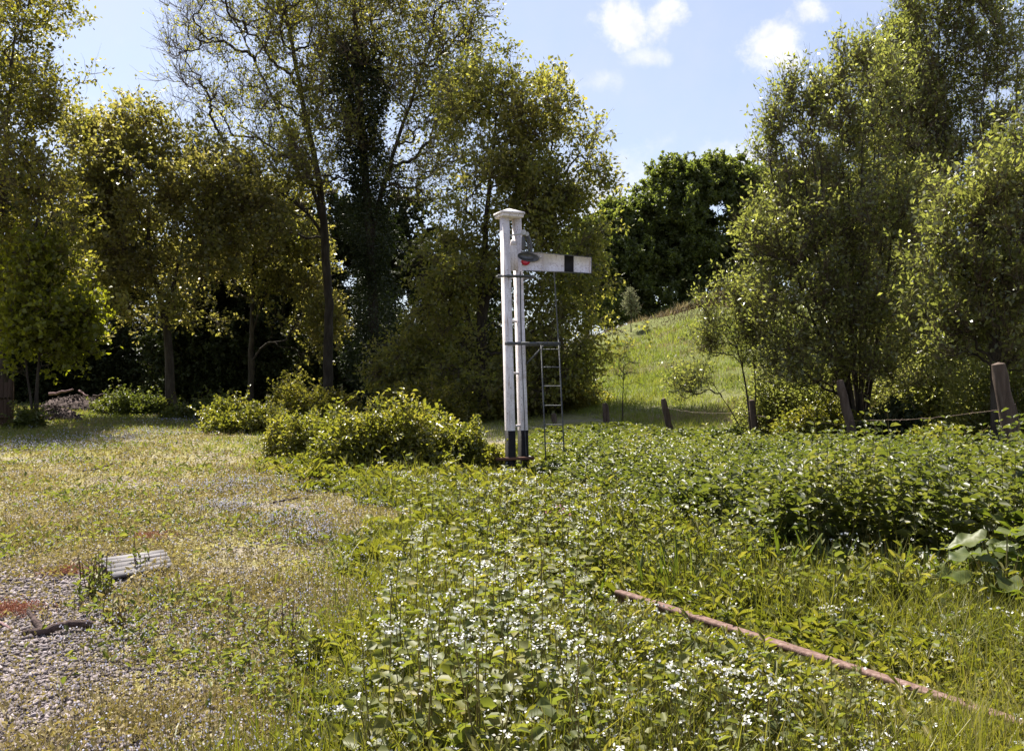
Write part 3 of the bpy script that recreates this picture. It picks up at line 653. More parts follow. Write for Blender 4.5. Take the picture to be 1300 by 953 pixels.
bush('bramble_bush', 560, 520, 30, 150, 70, 1.4, 'scrubby bramble under the spreading tree behind the largest mound', seed=15, n=14000, leaf='olive', ll=.11, lw=.07, lumps=9)

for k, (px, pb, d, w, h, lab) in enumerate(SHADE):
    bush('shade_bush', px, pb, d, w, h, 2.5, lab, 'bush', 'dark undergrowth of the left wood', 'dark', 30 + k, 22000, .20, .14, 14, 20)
WB = 'willow scrub behind the wire fence'
bush('willow_shrub', 1005, 558, 21.2, 170, 130, 1.2, 'loose leafy scrub left of the many stemmed willow', 'bush', WB, 'willow', 41, 13000, .085, .045, 14, 90)
bush('willow_shrub', 1150, 562, 21.8, 200, 170, 1.3, 'loose leafy scrub between the many stemmed willow and the thick trunk', 'bush', WB, 'willow', 42, 17000, .085, .045, 15, 90)
bush('willow_shrub', 1300, 570, 18.2, 190, 190, 1.3, 'loose leafy scrub at the right edge behind the thickest post', 'bush', WB, 'willow', 43, 17000, .08, .042, 15, 90)
# ------------------------------------------------------------------ semaphore signal
D0 = 15.8
base = P(658, 600, D0); base[2] = H(base[0], base[1])
sig = empty('semaphore_signal', base, 'white twin post railway signal with one striped arm and a grey ladder', 'railway signal')
def S(px, py, dy=0.0):
    p = P(px, py, D0); p[1] += dy; return p
yaw = math.radians(24); YX = np.array([math.cos(yaw), math.sin(yaw), 0]); YY = np.array([-math.sin(yaw), math.cos(yaw), 0])
def post(pt, pb, w0, w1, dy):
    a = S(*pb, dy); t = S(*pt, dy); sp = S(pb[0] + (pt[0] - pb[0]) * 54 / 320, 546, dy)
    a[2] = H(a[0], a[1]) - 0.25
    def beam(mb, lo, hi, wl, wh):
        v = [];
        for c, w in ((lo, wl), (hi, wh)):
            b = w * 0.06
            for sx, sy in ((-1, -1), (1, -1), (1, 1), (-1, 1)):
                e1, e2 = ((sx * (w / 2 - b), sy * w / 2), (sx * w / 2, sy * (w / 2 - b)))
                if sx * sy < 0: e1, e2 = e2, e1
                if sx * sy > 0: e1, e2 = e2, e1
                for e in (e1, e2) if (sx, sy) in ((-1, -1), (1, 1)) else (e2, e1):
                    v.append(c + YX * e[0] + YY * e[1])
        fs = [(i, (i + 1) % 8, 8 + (i + 1) % 8, 8 + i) for i in range(8)]
        fs += [(8, 9, 10, 11), (8, 11, 12, 15), (12, 13, 14, 15)]
        mb.poly(v, fs)
    mb = MB(); beam(mb, sp, t, w1, w0); o = mb.build('post', M['white'], sig, origin=base)
    mb = MB(); beam(mb, a, sp, w1 * 1.03, w1 * 1.03); mb.build('black_foot', M['blackpaint'], o, origin=np.zeros(3) + base)
    return o
post((640.5, 277), (649, 600), .132, .143, -0.10)
post((655.8, 277), (665.5, 600), .128, .142, 0.06)
# cap : slab with low pyramid
mb = MB(); c = S(646.5, 276, -0.03)
Rz = np.stack([YX, YY, np.array([0, 0, 1])], 1)
mb.box(c + np.array([0, 0, .005]), (.40, .36, .055), Rz, 0, .008)
hw, hd = .215, .195
ring = [c + YX * sx * hw + YY * sy * hd + np.array([0, 0, .033]) for sx, sy in ((-1, -1), (1, -1), (1, 1), (-1, 1))]
ring2 = [r + np.array([0, 0, .035]) for r in ring]
mb.poly(ring + ring2 + [c + np.array([0, 0, .15])], [(3, 2, 1, 0), (0, 1, 5, 4), (1, 2, 6, 5), (2, 3, 7, 6), (3, 0, 4, 7), (4, 5, 8), (5, 6, 8), (6, 7, 8), (7, 4, 8)])
mb.build('cap', M['white'], sig, origin=base)
# spacers between the posts
for y, x0, x1 in ((408, 648.5, 659), (473.8, 651, 661), (540, 654.5, 664.5)):
    mb = MB(); mb.tube([S(x0, y, -.10), S(x1, y, .06)], .021, 10); mb.build('spacer', M['white'], sig, origin=base)
# bearing plate between posts
mb = MB(); mb.bar(S(652.5, 344, -.05), S(651.3, 312, -.05), .15, .03, yaw, 0, .004); mb.bar(S(651, 312.5, -.05), S(652.5, 306, -.04), .10, .028, yaw)
mb.build('bearing_plate', M['worn'], sig, origin=base)
# arm
def slab(mb, pts, dy, t, mi=0):
    f = [S(x, y, dy) for x, y in pts]; k = [p + np.array([0, t, 0]) for p in f]; n = len(pts)
    fs = [(i, k2, n + k2, n + i) for i in range(n) for k2 in [(i + 1) % n]]
    fs = [tuple(reversed(q)) for q in fs]
    for i in range(1, n - 1): fs += [(0, i + 1, i), (n, n + i, n + i + 1)]
    mb.poly(f + k, fs, mi)
ad = -0.20
mb = MB(); slab(mb, [(690, 323.9), (715.5, 326.1), (715.5, 346.4), (690, 345.6)], ad, .02); slab(mb, [(727.4, 327.1), (749.3, 329), (749.3, 348.4), (727.4, 346.9)], ad, .02)
arm = mb.build('arm', M['white'], sig, origin=base)
mb = MB(); slab(mb, [(715.5, 326.1), (727.4, 327.1), (727.4, 346.9), (715.5, 346.4)], ad, .02); mb.build('arm_stripe', M['blackpaint'], arm, origin=base)
mb = MB(); slab(mb, [(661, 321.5), (690, 323.9), (690, 345.6), (663, 344.8)], ad, .02)
for px, py in ((665, 326), (686, 328), (686, 342), (668, 341)):
    mb.tube([S(px, py, ad - .012), S(px, py, ad)], .012, 8)
mb.build('arm_root', M['worn'], arm, origin=base)
# thin iron frame round the arm edge
mb = MB()
for a, b in (((661, 321.2), (749.6, 328.6)), ((663, 345.2), (749.6, 348.9)), ((749.6, 328.6), (749.6, 348.9))):
    mb.bar(S(*a, ad + .01), S(*b, ad + .01), .012, .03, 0)
mb.build('arm_edge', M['grey'], arm, origin=base)
# spectacle plate : dark oval casting and red lens
def oval(mb, cx, cy, rx, ry, rot, dy, t, n=24, cut=None):
    pts = []
    for i in range(n):
        a = 2 * math.pi * i / n; x, y = rx * math.cos(a), ry * math.sin(a)
        if cut is not None: y = max(y, cut)
        pts.append((cx + x * math.cos(rot) - y * math.sin(rot), cy + x * math.sin(rot) + y * math.cos(rot)))
    slab(mb, pts, dy, t)
mb = MB(); oval(mb, 670.5, 328.6, 13.8, 5.6, 0.16, ad - .035, .03); oval(mb, 668.5, 328.0, 8.5, 3.2, 0.16, ad - .05, .018)
mb.build('spectacle', M['darkdisc'], sig, origin=base)
mb = MB(); oval(mb, 667, 334.0, 5.6, 4.8, 0.05, ad - .022, .015, cut=-1.5); mb.build('red_lens', M['redglass'], sig, origin=base)
# lamp bracket
mb = MB()
mb.tube([S(647, 300.5, -.12), S(655, 299.5, -.13), S(663, 298.5, -.15), S(668, 298, -.16)], .014, 8)
mb.tube([S(664.5, 297.5, -.24), S(664.5, 297.5, -.1)], .045, 12); mb.tube([S(669, 299.5, -.22), S(669, 299.5, -.12)], .035, 12)
mb.build('lamp_bracket', M['lightgrey'], sig, origin=base)
mb = MB()
mb.bar(S(664.5, 320, -.16), S(664.5, 302, -.16), .055, .06, yaw, 0, .01)
mb.tube([S(670, 301, -.18), S(672.5, 306, -.18), S(674, 313, -.18), S(674.5, 322, -.18)], .022, 8)
mb.tube([S(668, 301, -.16), S(670, 308, -.16), S(671, 320, -.16)], .016, 8)
mb.build('lamp_holder', M['darkdisc'], sig, origin=base)
# clamp bands
mb = MB()
ang = np.linspace(0, 2 * math.pi, 29)
cb = S(654.5, 352, -.02)
ring = np.array([cb + np.array([math.cos(a) * .33, math.sin(a) * .2, -.004 * math.cos(a)]) for a in ang])
mb.tube(ring, .019, 6, cap=False); mb.bar(S(632, 351.5, -.16), S(676, 352.5, -.16), .05, .012, 0)
mb.build('clamp_ring', M['grey'], sig, origin=base)
mb = MB(); mb.bar(S(641, 436.5, -.18), S(711, 436.5, -.18), .055, .02, 0); mb.bar(S(650, 437, .12), S(712, 437, .16), .055, .02, 0)
for k in range(5):
    x = 683 + k * 6.5; mb.bar(S(x, 435.8, -.2), S(x, 435.8, .2), .03, .014, math.pi / 2)
mb.bar(S(668, 462, 0), S(690, 439, 0), .03, .012, 0)
mb.build('ladder_stage', M['grey'], sig, origin=base)
# ladder
lad = MB()
def gz(p):
    p = np.array(p); p[2] = H(p[0], p[1]) - .15; return p
lb, rb = S(694, 590, -.05), S(718, 590, -.05)
lad.bar(gz(lb), S(686.8, 437, -.02), .022, .04, 0); lad.bar(gz(rb), S(709, 430, -.02), .022, .04, 0)
lo = lad.build('ladder', M['grey'], sig, origin=base)
for y, x0, x1 in ((443.5, 687, 709.5), (466, 688.2, 710.8), (490, 689.3, 712.2), (514.5, 690.5, 713.6), (539, 691.6, 715), (562.5, 692.7, 716.4)):
    mb = MB(); mb.tube([S(x0, y, -.04), S(x1, y, -.04)], .010, 8); mb.build('rung', M['grey'], lo, origin=base)
mb = MB(); mb.tube([S(708.6, 431, -.02), S(706, 390, -.08), S(703, 346, -.16)], .012, 8); mb.build('hand_rail', M['grey'], sig, origin=base)
mb = MB(); mb.tube([S(660.5, 345, -.05), S(661, 400, -.04), S(662, 436, -.03)], .011, 8); mb.tube([S(662, 436, -.03), S(667, 560, -.02), S(668, 578, -.02)], .008, 6)
mb.build('pull_rod', M['grey'], sig, origin=base)
# foot plank and strut
mb = MB(); mb.bar(S(629.5, 581.5, -.2), S(678, 580.5, -.12), .085, .05, math.pi / 2, 0, .006); mb.build('foot_plank', M['plank'], sig, origin=base)
mb = MB(); mb.bar(gz(S(630.5, 599, -.3)), S(644, 584.5, -.2), .035, .02, 0); mb.build('strut', M['grey'], sig, origin=base)

# ------------------------------------------------------------------ fence posts and wire
FP = 'old fence posts along the nettle bed'
posts = [((1267, 462), (1300, 610), 13.0, .225, 'thickest fence post with split top leaning left at the right edge'),
         ((1066, 483), (1092, 575), 17.2, .175, 'leaning fence post in front of the many stemmed willow'),
         ((954, 508), (962, 560), 20.3, .15, 'stubby fence post at the foot of the thin sapling'),
         ((842, 506), (853, 572), 23.0, .165, 'lone fence post standing against the lit meadow'),
         ((768, 512), (771, 560), 26, .19, 'short round topped fence post right of the ladder'),
         ((703, 525), (704, 560), 28, .17, 'small far fence post seen between the ladder rails')]
tops = []
for (tx, ty), (bx, by), d, w, lab in posts:
    rng = np.random.default_rng(int(tx))
    t = P(tx, ty, d); b = P(bx, by, d); b[2] = H(b[0], b[1]); 
    g = b - (t - b) / np.linalg.norm(t - b) * 0.15
    n = 12; u = np.linspace(0, 1, n)[:, None]
    C = g * (1 - u) + t * u; C[1:-1, :2] += rng.normal(size=(n - 2, 2)) * w * 0.035
    r = w / 2 * (1.06 - 0.12 * u[:, 0]) * (1 + rng.normal(size=n) * 0.03); r[-1] *= 0.82
    mb = MB(); v, f = tubes(C[None], r[None], 12)
    v = v + rng.normal(size=v.shape) * w * 0.018
    top = v[-12:].copy(); mb.add(v, f)
    cen = top.mean(0) + np.array([rng.normal() * .01, 0, w * .12])
    mb.add(np.vstack([top, cen]), np.array([(i, (i + 1) % 12, 12) for i in range(12)]))
    if w > .22:   # split side strip
        C2 = C[:9] + np.array([w * .5, -.03, 0]); mb.tube(C2, np.linspace(.05, .02, 9), 7)
    o = mb.build('fence_post', M['post'], None, origin=b); tag(o, lab, 'fence post', FP); tops.append((b, t, w))
def wire(i, j, f0, f1, name, lab, sag=.06, barb=True):
    a = tops[i][0] * (1 - f0) + tops[i][1] * f0; b = tops[j][0] * (1 - f1) + tops[j][1] * f1
    n = 22; u = np.linspace(0, 1, n)[:, None]; C = a * (1 - u) + b * u; C[:, 2] -= sag * 4 * (u * (1 - u))[:, 0]; C[:, 1] -= .09
    C[1:-1] += R.normal(size=(n - 2, 3)) * .006
    mb = MB(); mb.tube(C, .003, 5)
    if barb:
        for k in range(1, n - 1):
            c = C[k]; e = R.normal(size=3) * .018; mb.tube([c - e, c + e], .002, 4)
    o = mb.build(name, M['wire'], None, origin=a); tag(o, lab, 'fence wire', 'strands of fence wire')
wire(0, 1, .68, .55, 'barbed_wire', 'rusty barbed strand between the thickest post and the next leaning post')
wire(1, 2, .5, .7, 'barbed_wire', 'wire strand from the leaning post to the stubby post', .03)
wire(2, 3, .8, .78, 'barbed_wire', 'wire strand from the stubby post to the lone meadow post', .1)

# brown paling fence at far left
b = P(2, 532, 29.3); b[2] = H(b[0], b[1])
fe = empty('paling_fence', b, 'brown upright board fence at the left edge in front of the soil heap', 'fence')
mb = MB()
for k in range(14):
    x = 13 - k * 5.2; d = 30.2 - k * .28
    q = P(x, 530, d); q[2] = H(q[0], q[1]); t = P(x + R.normal() * .4, 484 - R.uniform(-2, 3) - k * .25, d)
    mb.bar(q, t, .115, .022, .3, 0, .003)
mb.build('boards', M['fencewood'], fe, origin=b)
for hgt in (.3, .95):
    mb = MB(); e0, e1 = P(14, 530, 30.3), P(-57, 530, 26.5); e0[2] = H(e0[0], e0[1]) + hgt; e1[2] = H(e1[0], e1[1]) + hgt
    mb.bar(e0 + [0, .05, 0], e1 + [0, .05, 0], .07, .035, math.pi / 2); mb.build('fence_rail', M['fencewood'], fe, origin=b)
mb = MB(); q = P(15, 530, 30.35); q[2] = H(q[0], q[1]); mb.bar(q, P(15, 480, 30.35), .11, .11, .3, 0, .01); mb.build('end_post', M['fencewood'], fe, origin=b)

# soil heaps
def heap(px, py, d, w, h, dep, name, lab, seed):
    rng = np.random.default_rng(seed); b = P(px, py, d); b[2] = H(b[0], b[1])
    n, m = 40, 14; mb = MB(); v = []
    for j in range(m + 1):
        rr = 1 - j / m
        for i in range(n):
            a = 2 * math.pi * i / n
            k = 1 + .14 * math.sin(3 * a + seed) + .08 * math.sin(7 * a)
            x, y = math.cos(a) * w / 2 * rr * k, math.sin(a) * dep / 2 * rr * k
            z = h * (1 - rr ** 2.2) + rng.normal() * .035 - (0.06 if j == 0 else 0)
            v.append((b[0] + x, b[1] + y, float(H(b[0] + x, b[1] + y)) + z))
    fs = [(j * n + i, j * n + (i + 1) % n, (j + 1) * n + (i + 1) % n, (j + 1) * n + i) for j in range(m) for i in range(n)]
    mb.poly(v, fs)
    # clods
    N = 700; vi = np.array(v)[rng.choice(len(v), N)]
    stones(mb, vi + rng.normal(size=(N, 3)) * .05, .05 * rng.uniform(.4, 1.5, N), rng)
    o = mb.build(name, M['soil'], None, origin=b); return tag(o, lab, 'soil heap', 'heaps of dark soil')
def stones(mb, c, s, rng, flat=.6):
    n = len(c); s = np.asarray(s)
    ax = rng.uniform(.6, 1.25, (n, 3)) * s[:, None] * np.array([1, 1, flat])
    d = np.array([[1, 0, 0], [0, 1, 0], [-1, 0, 0], [0, -1, 0], [0, 0, 1], [0, 0, -1]], float)
    a = rng.uniform(0, 6.28, n); ca, sa = np.cos(a), np.sin(a)
    v = d[None] * ax[:, None] + rng.normal(size=(n, 6, 3)) * s[:, None, None] * .22
    vx = v[..., 0] * ca[:, None] - v[..., 1] * sa[:, None]; vy = v[..., 0] * sa[:, None] + v[..., 1] * ca[:, None]
    v = np.stack([vx, vy, v[..., 2]], -1) + c[:, None]
    f = np.array([[0, 1, 4], [1, 2, 4], [2, 3, 4], [3, 0, 4], [1, 0, 5], [2, 1, 5], [3, 2, 5], [0, 3, 5]])
    mb.add(v.reshape(-1, 3), (np.arange(n)[:, None, None] * 6 + f[None]).reshape(-1, 3))
heap(70, 521, 33, 2.0, .42, 1.1, 'soil_heap', 'nearer crumbly dark soil heap beside the brown fence', 3)
heap(98, 511, 41, 3.4, .55, 1.6, 'soil_heap', 'farther shaded soil heap with pale sticks on top', 5)
for k, (a, bb, r, mt, lab) in enumerate([((62, 500, 40), (93, 494, 40.2), .07, 'pale_stick', 'pale pink dead limb lying on the farther soil heap'),
                                     ((118, 502, 40.3), (150, 500, 40.6), .05, 'stick', 'dull straight limb beside the farther soil heap'),
                                     ((100, 496, 40.2), (112, 502, 40), .05, 'pale_stick', 'short pale limb stuck in the farther soil heap')]):
    p, q = P(*a), P(*bb); mb = MB(); u = np.linspace(0, 1, 7)[:, None]; C = p * (1 - u) + q * u; C[1:-1] += R.normal(size=(5, 3)) * .04
    mb.tube(C, np.linspace(r, r * .5, 7), 7); o = mb.build('dead_limb', M[mt], None, origin=p); tag(o, lab, 'dead wood', 'dead wood on the ground')

# ------------------------------------------------------------------ near objects
def gpt(px, py, z=0.0):
    d = (EYE - z) * F / (py - HZ); p = P(px, py, d); p[2] = H(p[0], p[1]) + z; return p
# weathered board : thick slatted plank
a0, a1, a2, a3 = gpt(131, 712, .075), gpt(208, 702, .10), gpt(218, 721, .06), gpt(146, 734, .045)
bo = (a0 + a2) / 2; bo[2] = H(bo[0], bo[1])
br = empty('wooden_board', bo, 'silver grey weathered boards lying flat beside the gravel', 'board')
for k in range(5):
    u0, u1 = k / 5 + .006, (k + 1) / 5 - .006
    l0, l1 = a0 * (1 - u0) + a3 * u0, a0 * (1 - u1) + a3 * u1; r0, r1 = a1 * (1 - u0) + a2 * u0, a1 * (1 - u1) + a2 * u1
    ex = (r0 - l0); ex = ex / np.linalg.norm(ex); e0_, e1_ = R.uniform(-.03, .05), R.uniform(-.02, .05); l0 = l0 - ex * e0_; l1 = l1 - ex * (e0_ + R.normal() * .012); r0 = r0 + ex * e1_; r1 = r1 + ex * (e1_ + R.normal() * .012)
    dz = np.array([0, 0, .02]); dz0 = R.uniform(-.004, .003); tops4 = [l0, r0, r1, l1]; tops4 = [p + np.array([0, 0, dz0]) for p in tops4]; tl = [p + dz * .5 + np.array([0, 0, R.normal() * .003]) for p in tops4]; bl = [p - dz * .5 for p in tops4]
    mb = MB(); mb.poly(bl + tl, [(0, 1, 2, 3), (7, 6, 5, 4), (1, 0, 4, 5), (2, 1, 5, 6), (3, 2, 6, 7), (0, 3, 7, 4)])
    mb.build('plank', M['board'], br, origin=bo)
# forked branch on the gravel
def limb(mb, pts, r0, r1, rng, sides=9):
    pts = np.asarray(pts, float); t = np.linspace(0, 1, len(pts)); q = np.linspace(0, 1, 16)
    C = np.stack([np.interp(q, t, pts[:, k]) for k in range(3)], 1)
    for _ in range(2): C[1:-1] = (C[:-2] + 2 * C[1:-1] + C[2:]) / 4
    C[1:-1] += rng.normal(size=(14, 3)) * r0 * .14
    mb.tube(C, np.linspace(r0, r1, 16) * (1 + rng.normal(size=16) * .1), sides)
rng = np.random.default_rng(5); mb = MB()
limb(mb, [gpt(30, 803, .02), gpt(60, 800, .035), gpt(72, 793, .06), gpt(95, 790, .06), gpt(117, 792, .03)], .03, .024, rng)
limb(mb, [gpt(52, 799, .03), gpt(45, 787, .07), gpt(36, 774, .12)], .025, .015, rng)
bp = gpt(60, 800)
o = mb.build('fallen_branch', M['stick'], None, origin=bp, smooth=True); tag(o, 'dark forked branch lying on the gravel', 'branch')
rng = np.random.default_rng(6)
for pts, r, mt, lab in [([gpt(-12, 785, .015), gpt(6, 792, .02), gpt(14, 797, .01)], .012, 'pale_stick', 'short pale stick left of the forked branch'),
                        ([gpt(104, 597, .03), gpt(120, 595, .05), gpt(143, 588, .1)], .022, 'stick', 'dark twisted stick on the dry turf in the distance'),
                        ([gpt(347, 641, .03), gpt(362, 638, .04), gpt(380, 634, .05)], .018, 'stick', 'thin dark stick lying on the middle of the turf')]:
    mb = MB(); limb(mb, pts, r, r * .6, rng, 7); o = mb.build('stick', M[mt], None, origin=pts[0]); tag(o, lab, 'stick', 'sticks lying on the ground')
# rails
def rail(a, b, name, lab):
    a = np.array(a); b = np.array(b); prof = [(-.065, 0), (.065, 0), (.065, .012), (.012, .03), (.010, .085), (.033, .098), (.034, .125), (.028, .132), (-.028, .132), (-.034, .125), (-.033, .098), (-.010, .085), (-.012, .03), (-.065, .012)]
    z = (b - a); L = np.linalg.norm(z); z /= L; x = np.array([z[1], -z[0], 0]); x /= np.linalg.norm(x); up = np.cross(x, z); up *= np.sign(up[2])
    n = 14; v = []; m = len(prof)
    for k in range(n):
        c = a + z * L * k / (n - 1)
        for px, pz in prof: v.append(c + x * (px + R.normal() * .001) + up * (pz + R.normal() * .001))
    fs = [(k * m + i, k * m + (i + 1) % m, (k + 1) * m + (i + 1) % m, (k + 1) * m + i) for k in range(n - 1) for i in range(m)]
    mb = MB(); mb.poly(v, fs)
    for k in (0, n - 1):
        ring = v[k * m:(k + 1) * m]; cc = np.mean(ring, 0); mb.poly(ring + [cc], [(i, (i + 1) % m, m) for i in range(m)])
    o = mb.build(name, M['rust'], None, origin=a); return tag(o, lab, 'rail', 'rusty rails of the overgrown track')
ra, rb_ = P(785, 748, 6.72), P(1118, 857, 4.74)
ra[2] = H(ra[0], ra[1]) - .005; rb_[2] = H(rb_[0], rb_[1]) - .005
rail(ra, rb_ + (rb_ - ra) * .5, 'rusty_rail', 'long rusty rail lying in the flowering weeds')
dv = (rb_ - ra) / np.linalg.norm(rb_ - ra); r2 = P(650, 857, 4.74); r2[2] = H(r2[0], r2[1]) - .01
rail(r2 - dv * .25, r2 + dv * 1.3, 'rusty_rail', 'short end of a second rusty rail almost buried in white flowers')

# ------------------------------------------------------------------ ground cover
def inpoly(x, y, poly):
    r = np.zeros(len(x), bool); n = len(poly)
    for i in range(n):
        x0, y0 = poly[i]; x1, y1 = poly[(i + 1) % n]
        c = ((y0 > y) != (y1 > y)) & (x < (x1 - x0) * (y - y0) / (y1 - y0 + 1e-12) + x0); r ^= c
    return r
def wedge(n, d0, d1, a0, a1, power, rng):
    """points with density falling off with distance; a = x/y range"""
    u = rng.random(n); e = 1 - power
    d = (d0 ** e + u * (d1 ** e - d0 ** e)) ** (1 / e) if abs(e) > 1e-6 else d0 * (d1 / d0) ** u
    a = rng.uniform(a0, a1, n); return a * d, d

NET = [(3.9, 7.0), (2.1, 7.5), (1.75, 9.3), (1.2, 11.8), (.55, 14.5), (.25, 17.0), (.2, 22), (1.2, 24.5), (2.9, 25), (4.0, 23.3), (5.4, 20.2), (6.4, 17), (7.1, 13.2), (10, 11), (10, 7.5), (6, 6.6)]
def right_edge(y):   # x where the dry turf gives way to tall green weeds
    return np.interp(y, [0, 3, 5, 8, 11, 14, 16, 19, 24, 30], [-.85, -.8, -.95, -1.25, -1.6, -3.0, -3.8, -5.0, -7.0, -9])
def offboard(x, y):
    # no growth on the boards nor just before them
    return ~((x > a0[0] - .02) & (x < a1[0] + .05) & (y > a3[1] - .45) & (y < a1[1] + .05))
def gravel_mask(x, y):
    a = np.minimum(-2.0 * x - .86 * y, 7.6 - .9 * y); return a + .5 * nz2(x, y, .9, 2) + .35 * nz2(x, y, .3, 5)

# gravel
rng = np.random.default_rng(201)
x, y = wedge(60000, 3.5, 10.5, -.72, -.08, .9, rng); m = gravel_mask(x, y) > rng.normal(size=len(x)) * .6 + .1
x, y = x[m][:34000], y[m][:34000]
mb = MB(); stones(mb, np.stack([x, y, H(x, y) + .004], 1), np.minimum(rng.gamma(2.2, .0045, len(x)) + .0035, .032), rng)
x, y = wedge(42000, 3.5, 16, -.7, -.1, 1.1, rng); m = (x < right_edge(y)) & (rng.random(len(x)) < np.clip(.45 + .5 * nz2(x, y, .8, 41), .08, 1)); x, y = x[m], y[m]; stones(mb, np.stack([x, y, H(x, y) + .002], 1), np.minimum(rng.gamma(4, .0035, len(x)) + .006, .028), rng)
tag(mb.build('gravel', M['gravel']), 'pale mauve grey ballast stones in the near left corner', 'gravel', kind='stuff')

# turf : tiny leaves and dry blades on the left
rng = np.random.default_rng(202)
x, y = wedge(260000, 3.4, 46, -.72, .12, 1.25, rng)
x = np.where(y > 20, x + rng.normal(size=len(x)) * .3, x)
g = gravel_mask(x, y) + rng.normal(size=len(x)) * .3; k = nz2(x, y, .7, 8) + nz2(x, y, .22, 1) * .6
keep = (offboard(x, y) | (rng.random(len(x)) < .1)) & (x < right_edge(y) + .35 + .3 * nz2(x, y, .6)) & (rng.random(len(x)) < np.where(g > .1, .14 + .3 * (k > .4), np.clip(np.where((y < 6.5) & (x < -1.3), .42, .75) + .5 * k, .12, 1)))
x, y = x[keep], y[keep]; n = len(x); sc = np.sqrt(np.maximum(y, 5) / 6.5)
hmod = np.clip(1 + .7 * nz2(x, y, .9, 6), .4, 2)
pz = rng.random(n) * .05 * hmod
pp = np.stack([x, y, H(x, y) + pz], 1)
L = .032 * sc * rng.uniform(.6, 1.5, n) * hmod ** .5
v, f = leaf4(pp, norm(rng.normal(size=(n, 3)) * np.array([1, 1, .4]) + np.array([0, 0, .6])), L, L * .42, .2, rng)
mb = MB(); mb.add(v, f, 0)
s = rng.random(n) < .30; q = pp[s]; q[:, 2] = H(q[:, 0], q[:, 1]); ns = len(q)
v, f4, f3 = blades(q, norm(rng.normal(size=(ns, 3)) * .35 + np.array([0, 0, 1])), .09 * hmod[s] * rng.uniform(.5, 1.6, ns) * sc[s] ** .4, .0045 * sc[s], rng.uniform(0, .5, ns), rng)
b0 = mb.n; mb.v.append(v); mb.n += len(v); mb.f[4].append(f4 + b0); mb.m[4].append(np.full(len(f4), 1)); mb.f[3].append(f3 + b0); mb.m[3].append(np.full(len(f3), 1))
tag(mb.build('turf', [M['turf'], M['dry']]), 'dry yellowish mossy turf covering the old trackbed', 'turf', kind='stuff')

# brighter green low weeds in patches over the turf
rng = np.random.default_rng(203)
x, y = wedge(120000, 3.4, 40, -.72, .05, 1.3, rng); k = nz2(x, y, 1.1, 11) + .7 * nz2(x, y, .35, 4)
keep = offboard(x, y) & (x < right_edge(y) + .3) & (k + .55 * rng.normal(size=len(x)) > .75) & (gravel_mask(x, y) < .5 + .3 * rng.normal(size=len(x)))
x, y = x[keep], y[keep]; n = len(x); sc = np.sqrt(np.maximum(y, 5) / 6.5); L = .05 * sc * rng.uniform(.6, 1.5, n)
pp = np.stack([x, y, H(x, y) + rng.random(n) ** 1.5 * .10], 1)
v, f = leaf6(pp, norm(rng.normal(size=(n, 3)) * np.array([1, 1, .5]) + np.array([0, 0, .5])), L, L * .45, rng=rng)
mb = MB(); mb.add(v, f); tag(mb.build('low_weeds', M['weed']), 'brighter green low weeds patching the dry turf', 'weeds', kind='stuff')

# forget-me-nots
rng = np.random.default_rng(204)
x, y = wedge(130000, 3.6, 40, -.7, .0, 1.3, rng); k = nz2(x, y, 1.6, 21) + .5 * nz2(x, y, .4, 14)
# denser drifts near two spots
dr = np.zeros(len(x))
for (px, py, s) in ((292, 655, .38), (395, 690, .32), (225, 545, 1.2), (170, 560, 1.3), (370, 670, .5), (300, 625, .7), (60, 570, 2.0)):
    c = gpt(px, py); dr = np.maximum(dr, np.exp(-((x - c[0]) ** 2 + ((y - c[1]) / 1.4) ** 2) / s ** 2))
keep = offboard(x, y) & (x < right_edge(y) + .4) & (rng.random(len(x)) < .035 + .08 * np.clip(k, 0, 1) + .6 * dr ** 1.5) & (gravel_mask(x, y) < .5)
x, y = x[keep], y[keep]; n = len(x); sc = np.sqrt(np.maximum(y, 5) / 6.5)
hh = rng.uniform(.06, .17, n)
top = np.stack([x + rng.normal(size=n) * .02, y + rng.normal(size=n) * .02, H(x, y) + hh], 1)
mb = MB()
for q in range(2):
    c = top + rng.normal(size=(n, 3)) * .010; v, f = leaf4(c, norm(rng.normal(size=(n, 3)) + np.array([0, 0, .3])), .013 * sc, .012 * sc, .1, rng); mb.add(v, f, 0)
lo = top.copy(); lo[:, 2] = H(x, y); lo[:, 0] = x; C = np.stack([lo, top], 1); v, f = tubes(C, np.full((n, 2), .0012) * sc[:, None], 3); mb.add(v, f, 1)
tag(mb.build('forget_me_nots', [M['blue_flower'], M['stem']]), 'tiny pale blue flowers scattered through the turf in drifts', 'wildflowers', kind='stuff')

# nettle bed
rng = np.random.default_rng(205)
x = rng.uniform(.2, 9.5, 16000); y = rng.uniform(6.5, 32, 16000)
keep = inpoly(x + .25 * nz2(x, y, .8), y + .3 * nz2(x, y, .7, 4), NET) & (np.abs(x / y) < .75) & (rng.random(len(x)) < np.clip(16 / y, .35, 1))
x, y = x[keep], y[keep]; n = len(x); sc = np.clip(y / 13, 1, 1.7)
hgt = (.62 + .22 * nz2(x, y, 1.3, 7) + rng.normal(size=n) * .08) * np.interp(y, [7, 10, 12.5, 15, 18, 22, 32], [1.3, 1.22, .92, .85, .62, .40, .3]) * (1 + .24 * nz2(x, y, .55, 3) + .12 * nz2(x, y, .22, 8) + .25 * (rng.random(n) < .07))
hgt *= np.interp(x - np.interp(y, [7, 9, 12, 15, 18], [2.0, 1.6, 1.0, .4, .2]), [0, .8], [.6, 1.0])
hgt *= 1 - .62 * np.exp(-((x - .15) / .9) ** 2 - ((y - 14.6) / 1.9) ** 2); hgt = np.maximum(hgt, .16)
lean = rng.normal(size=(n, 2)) * .12
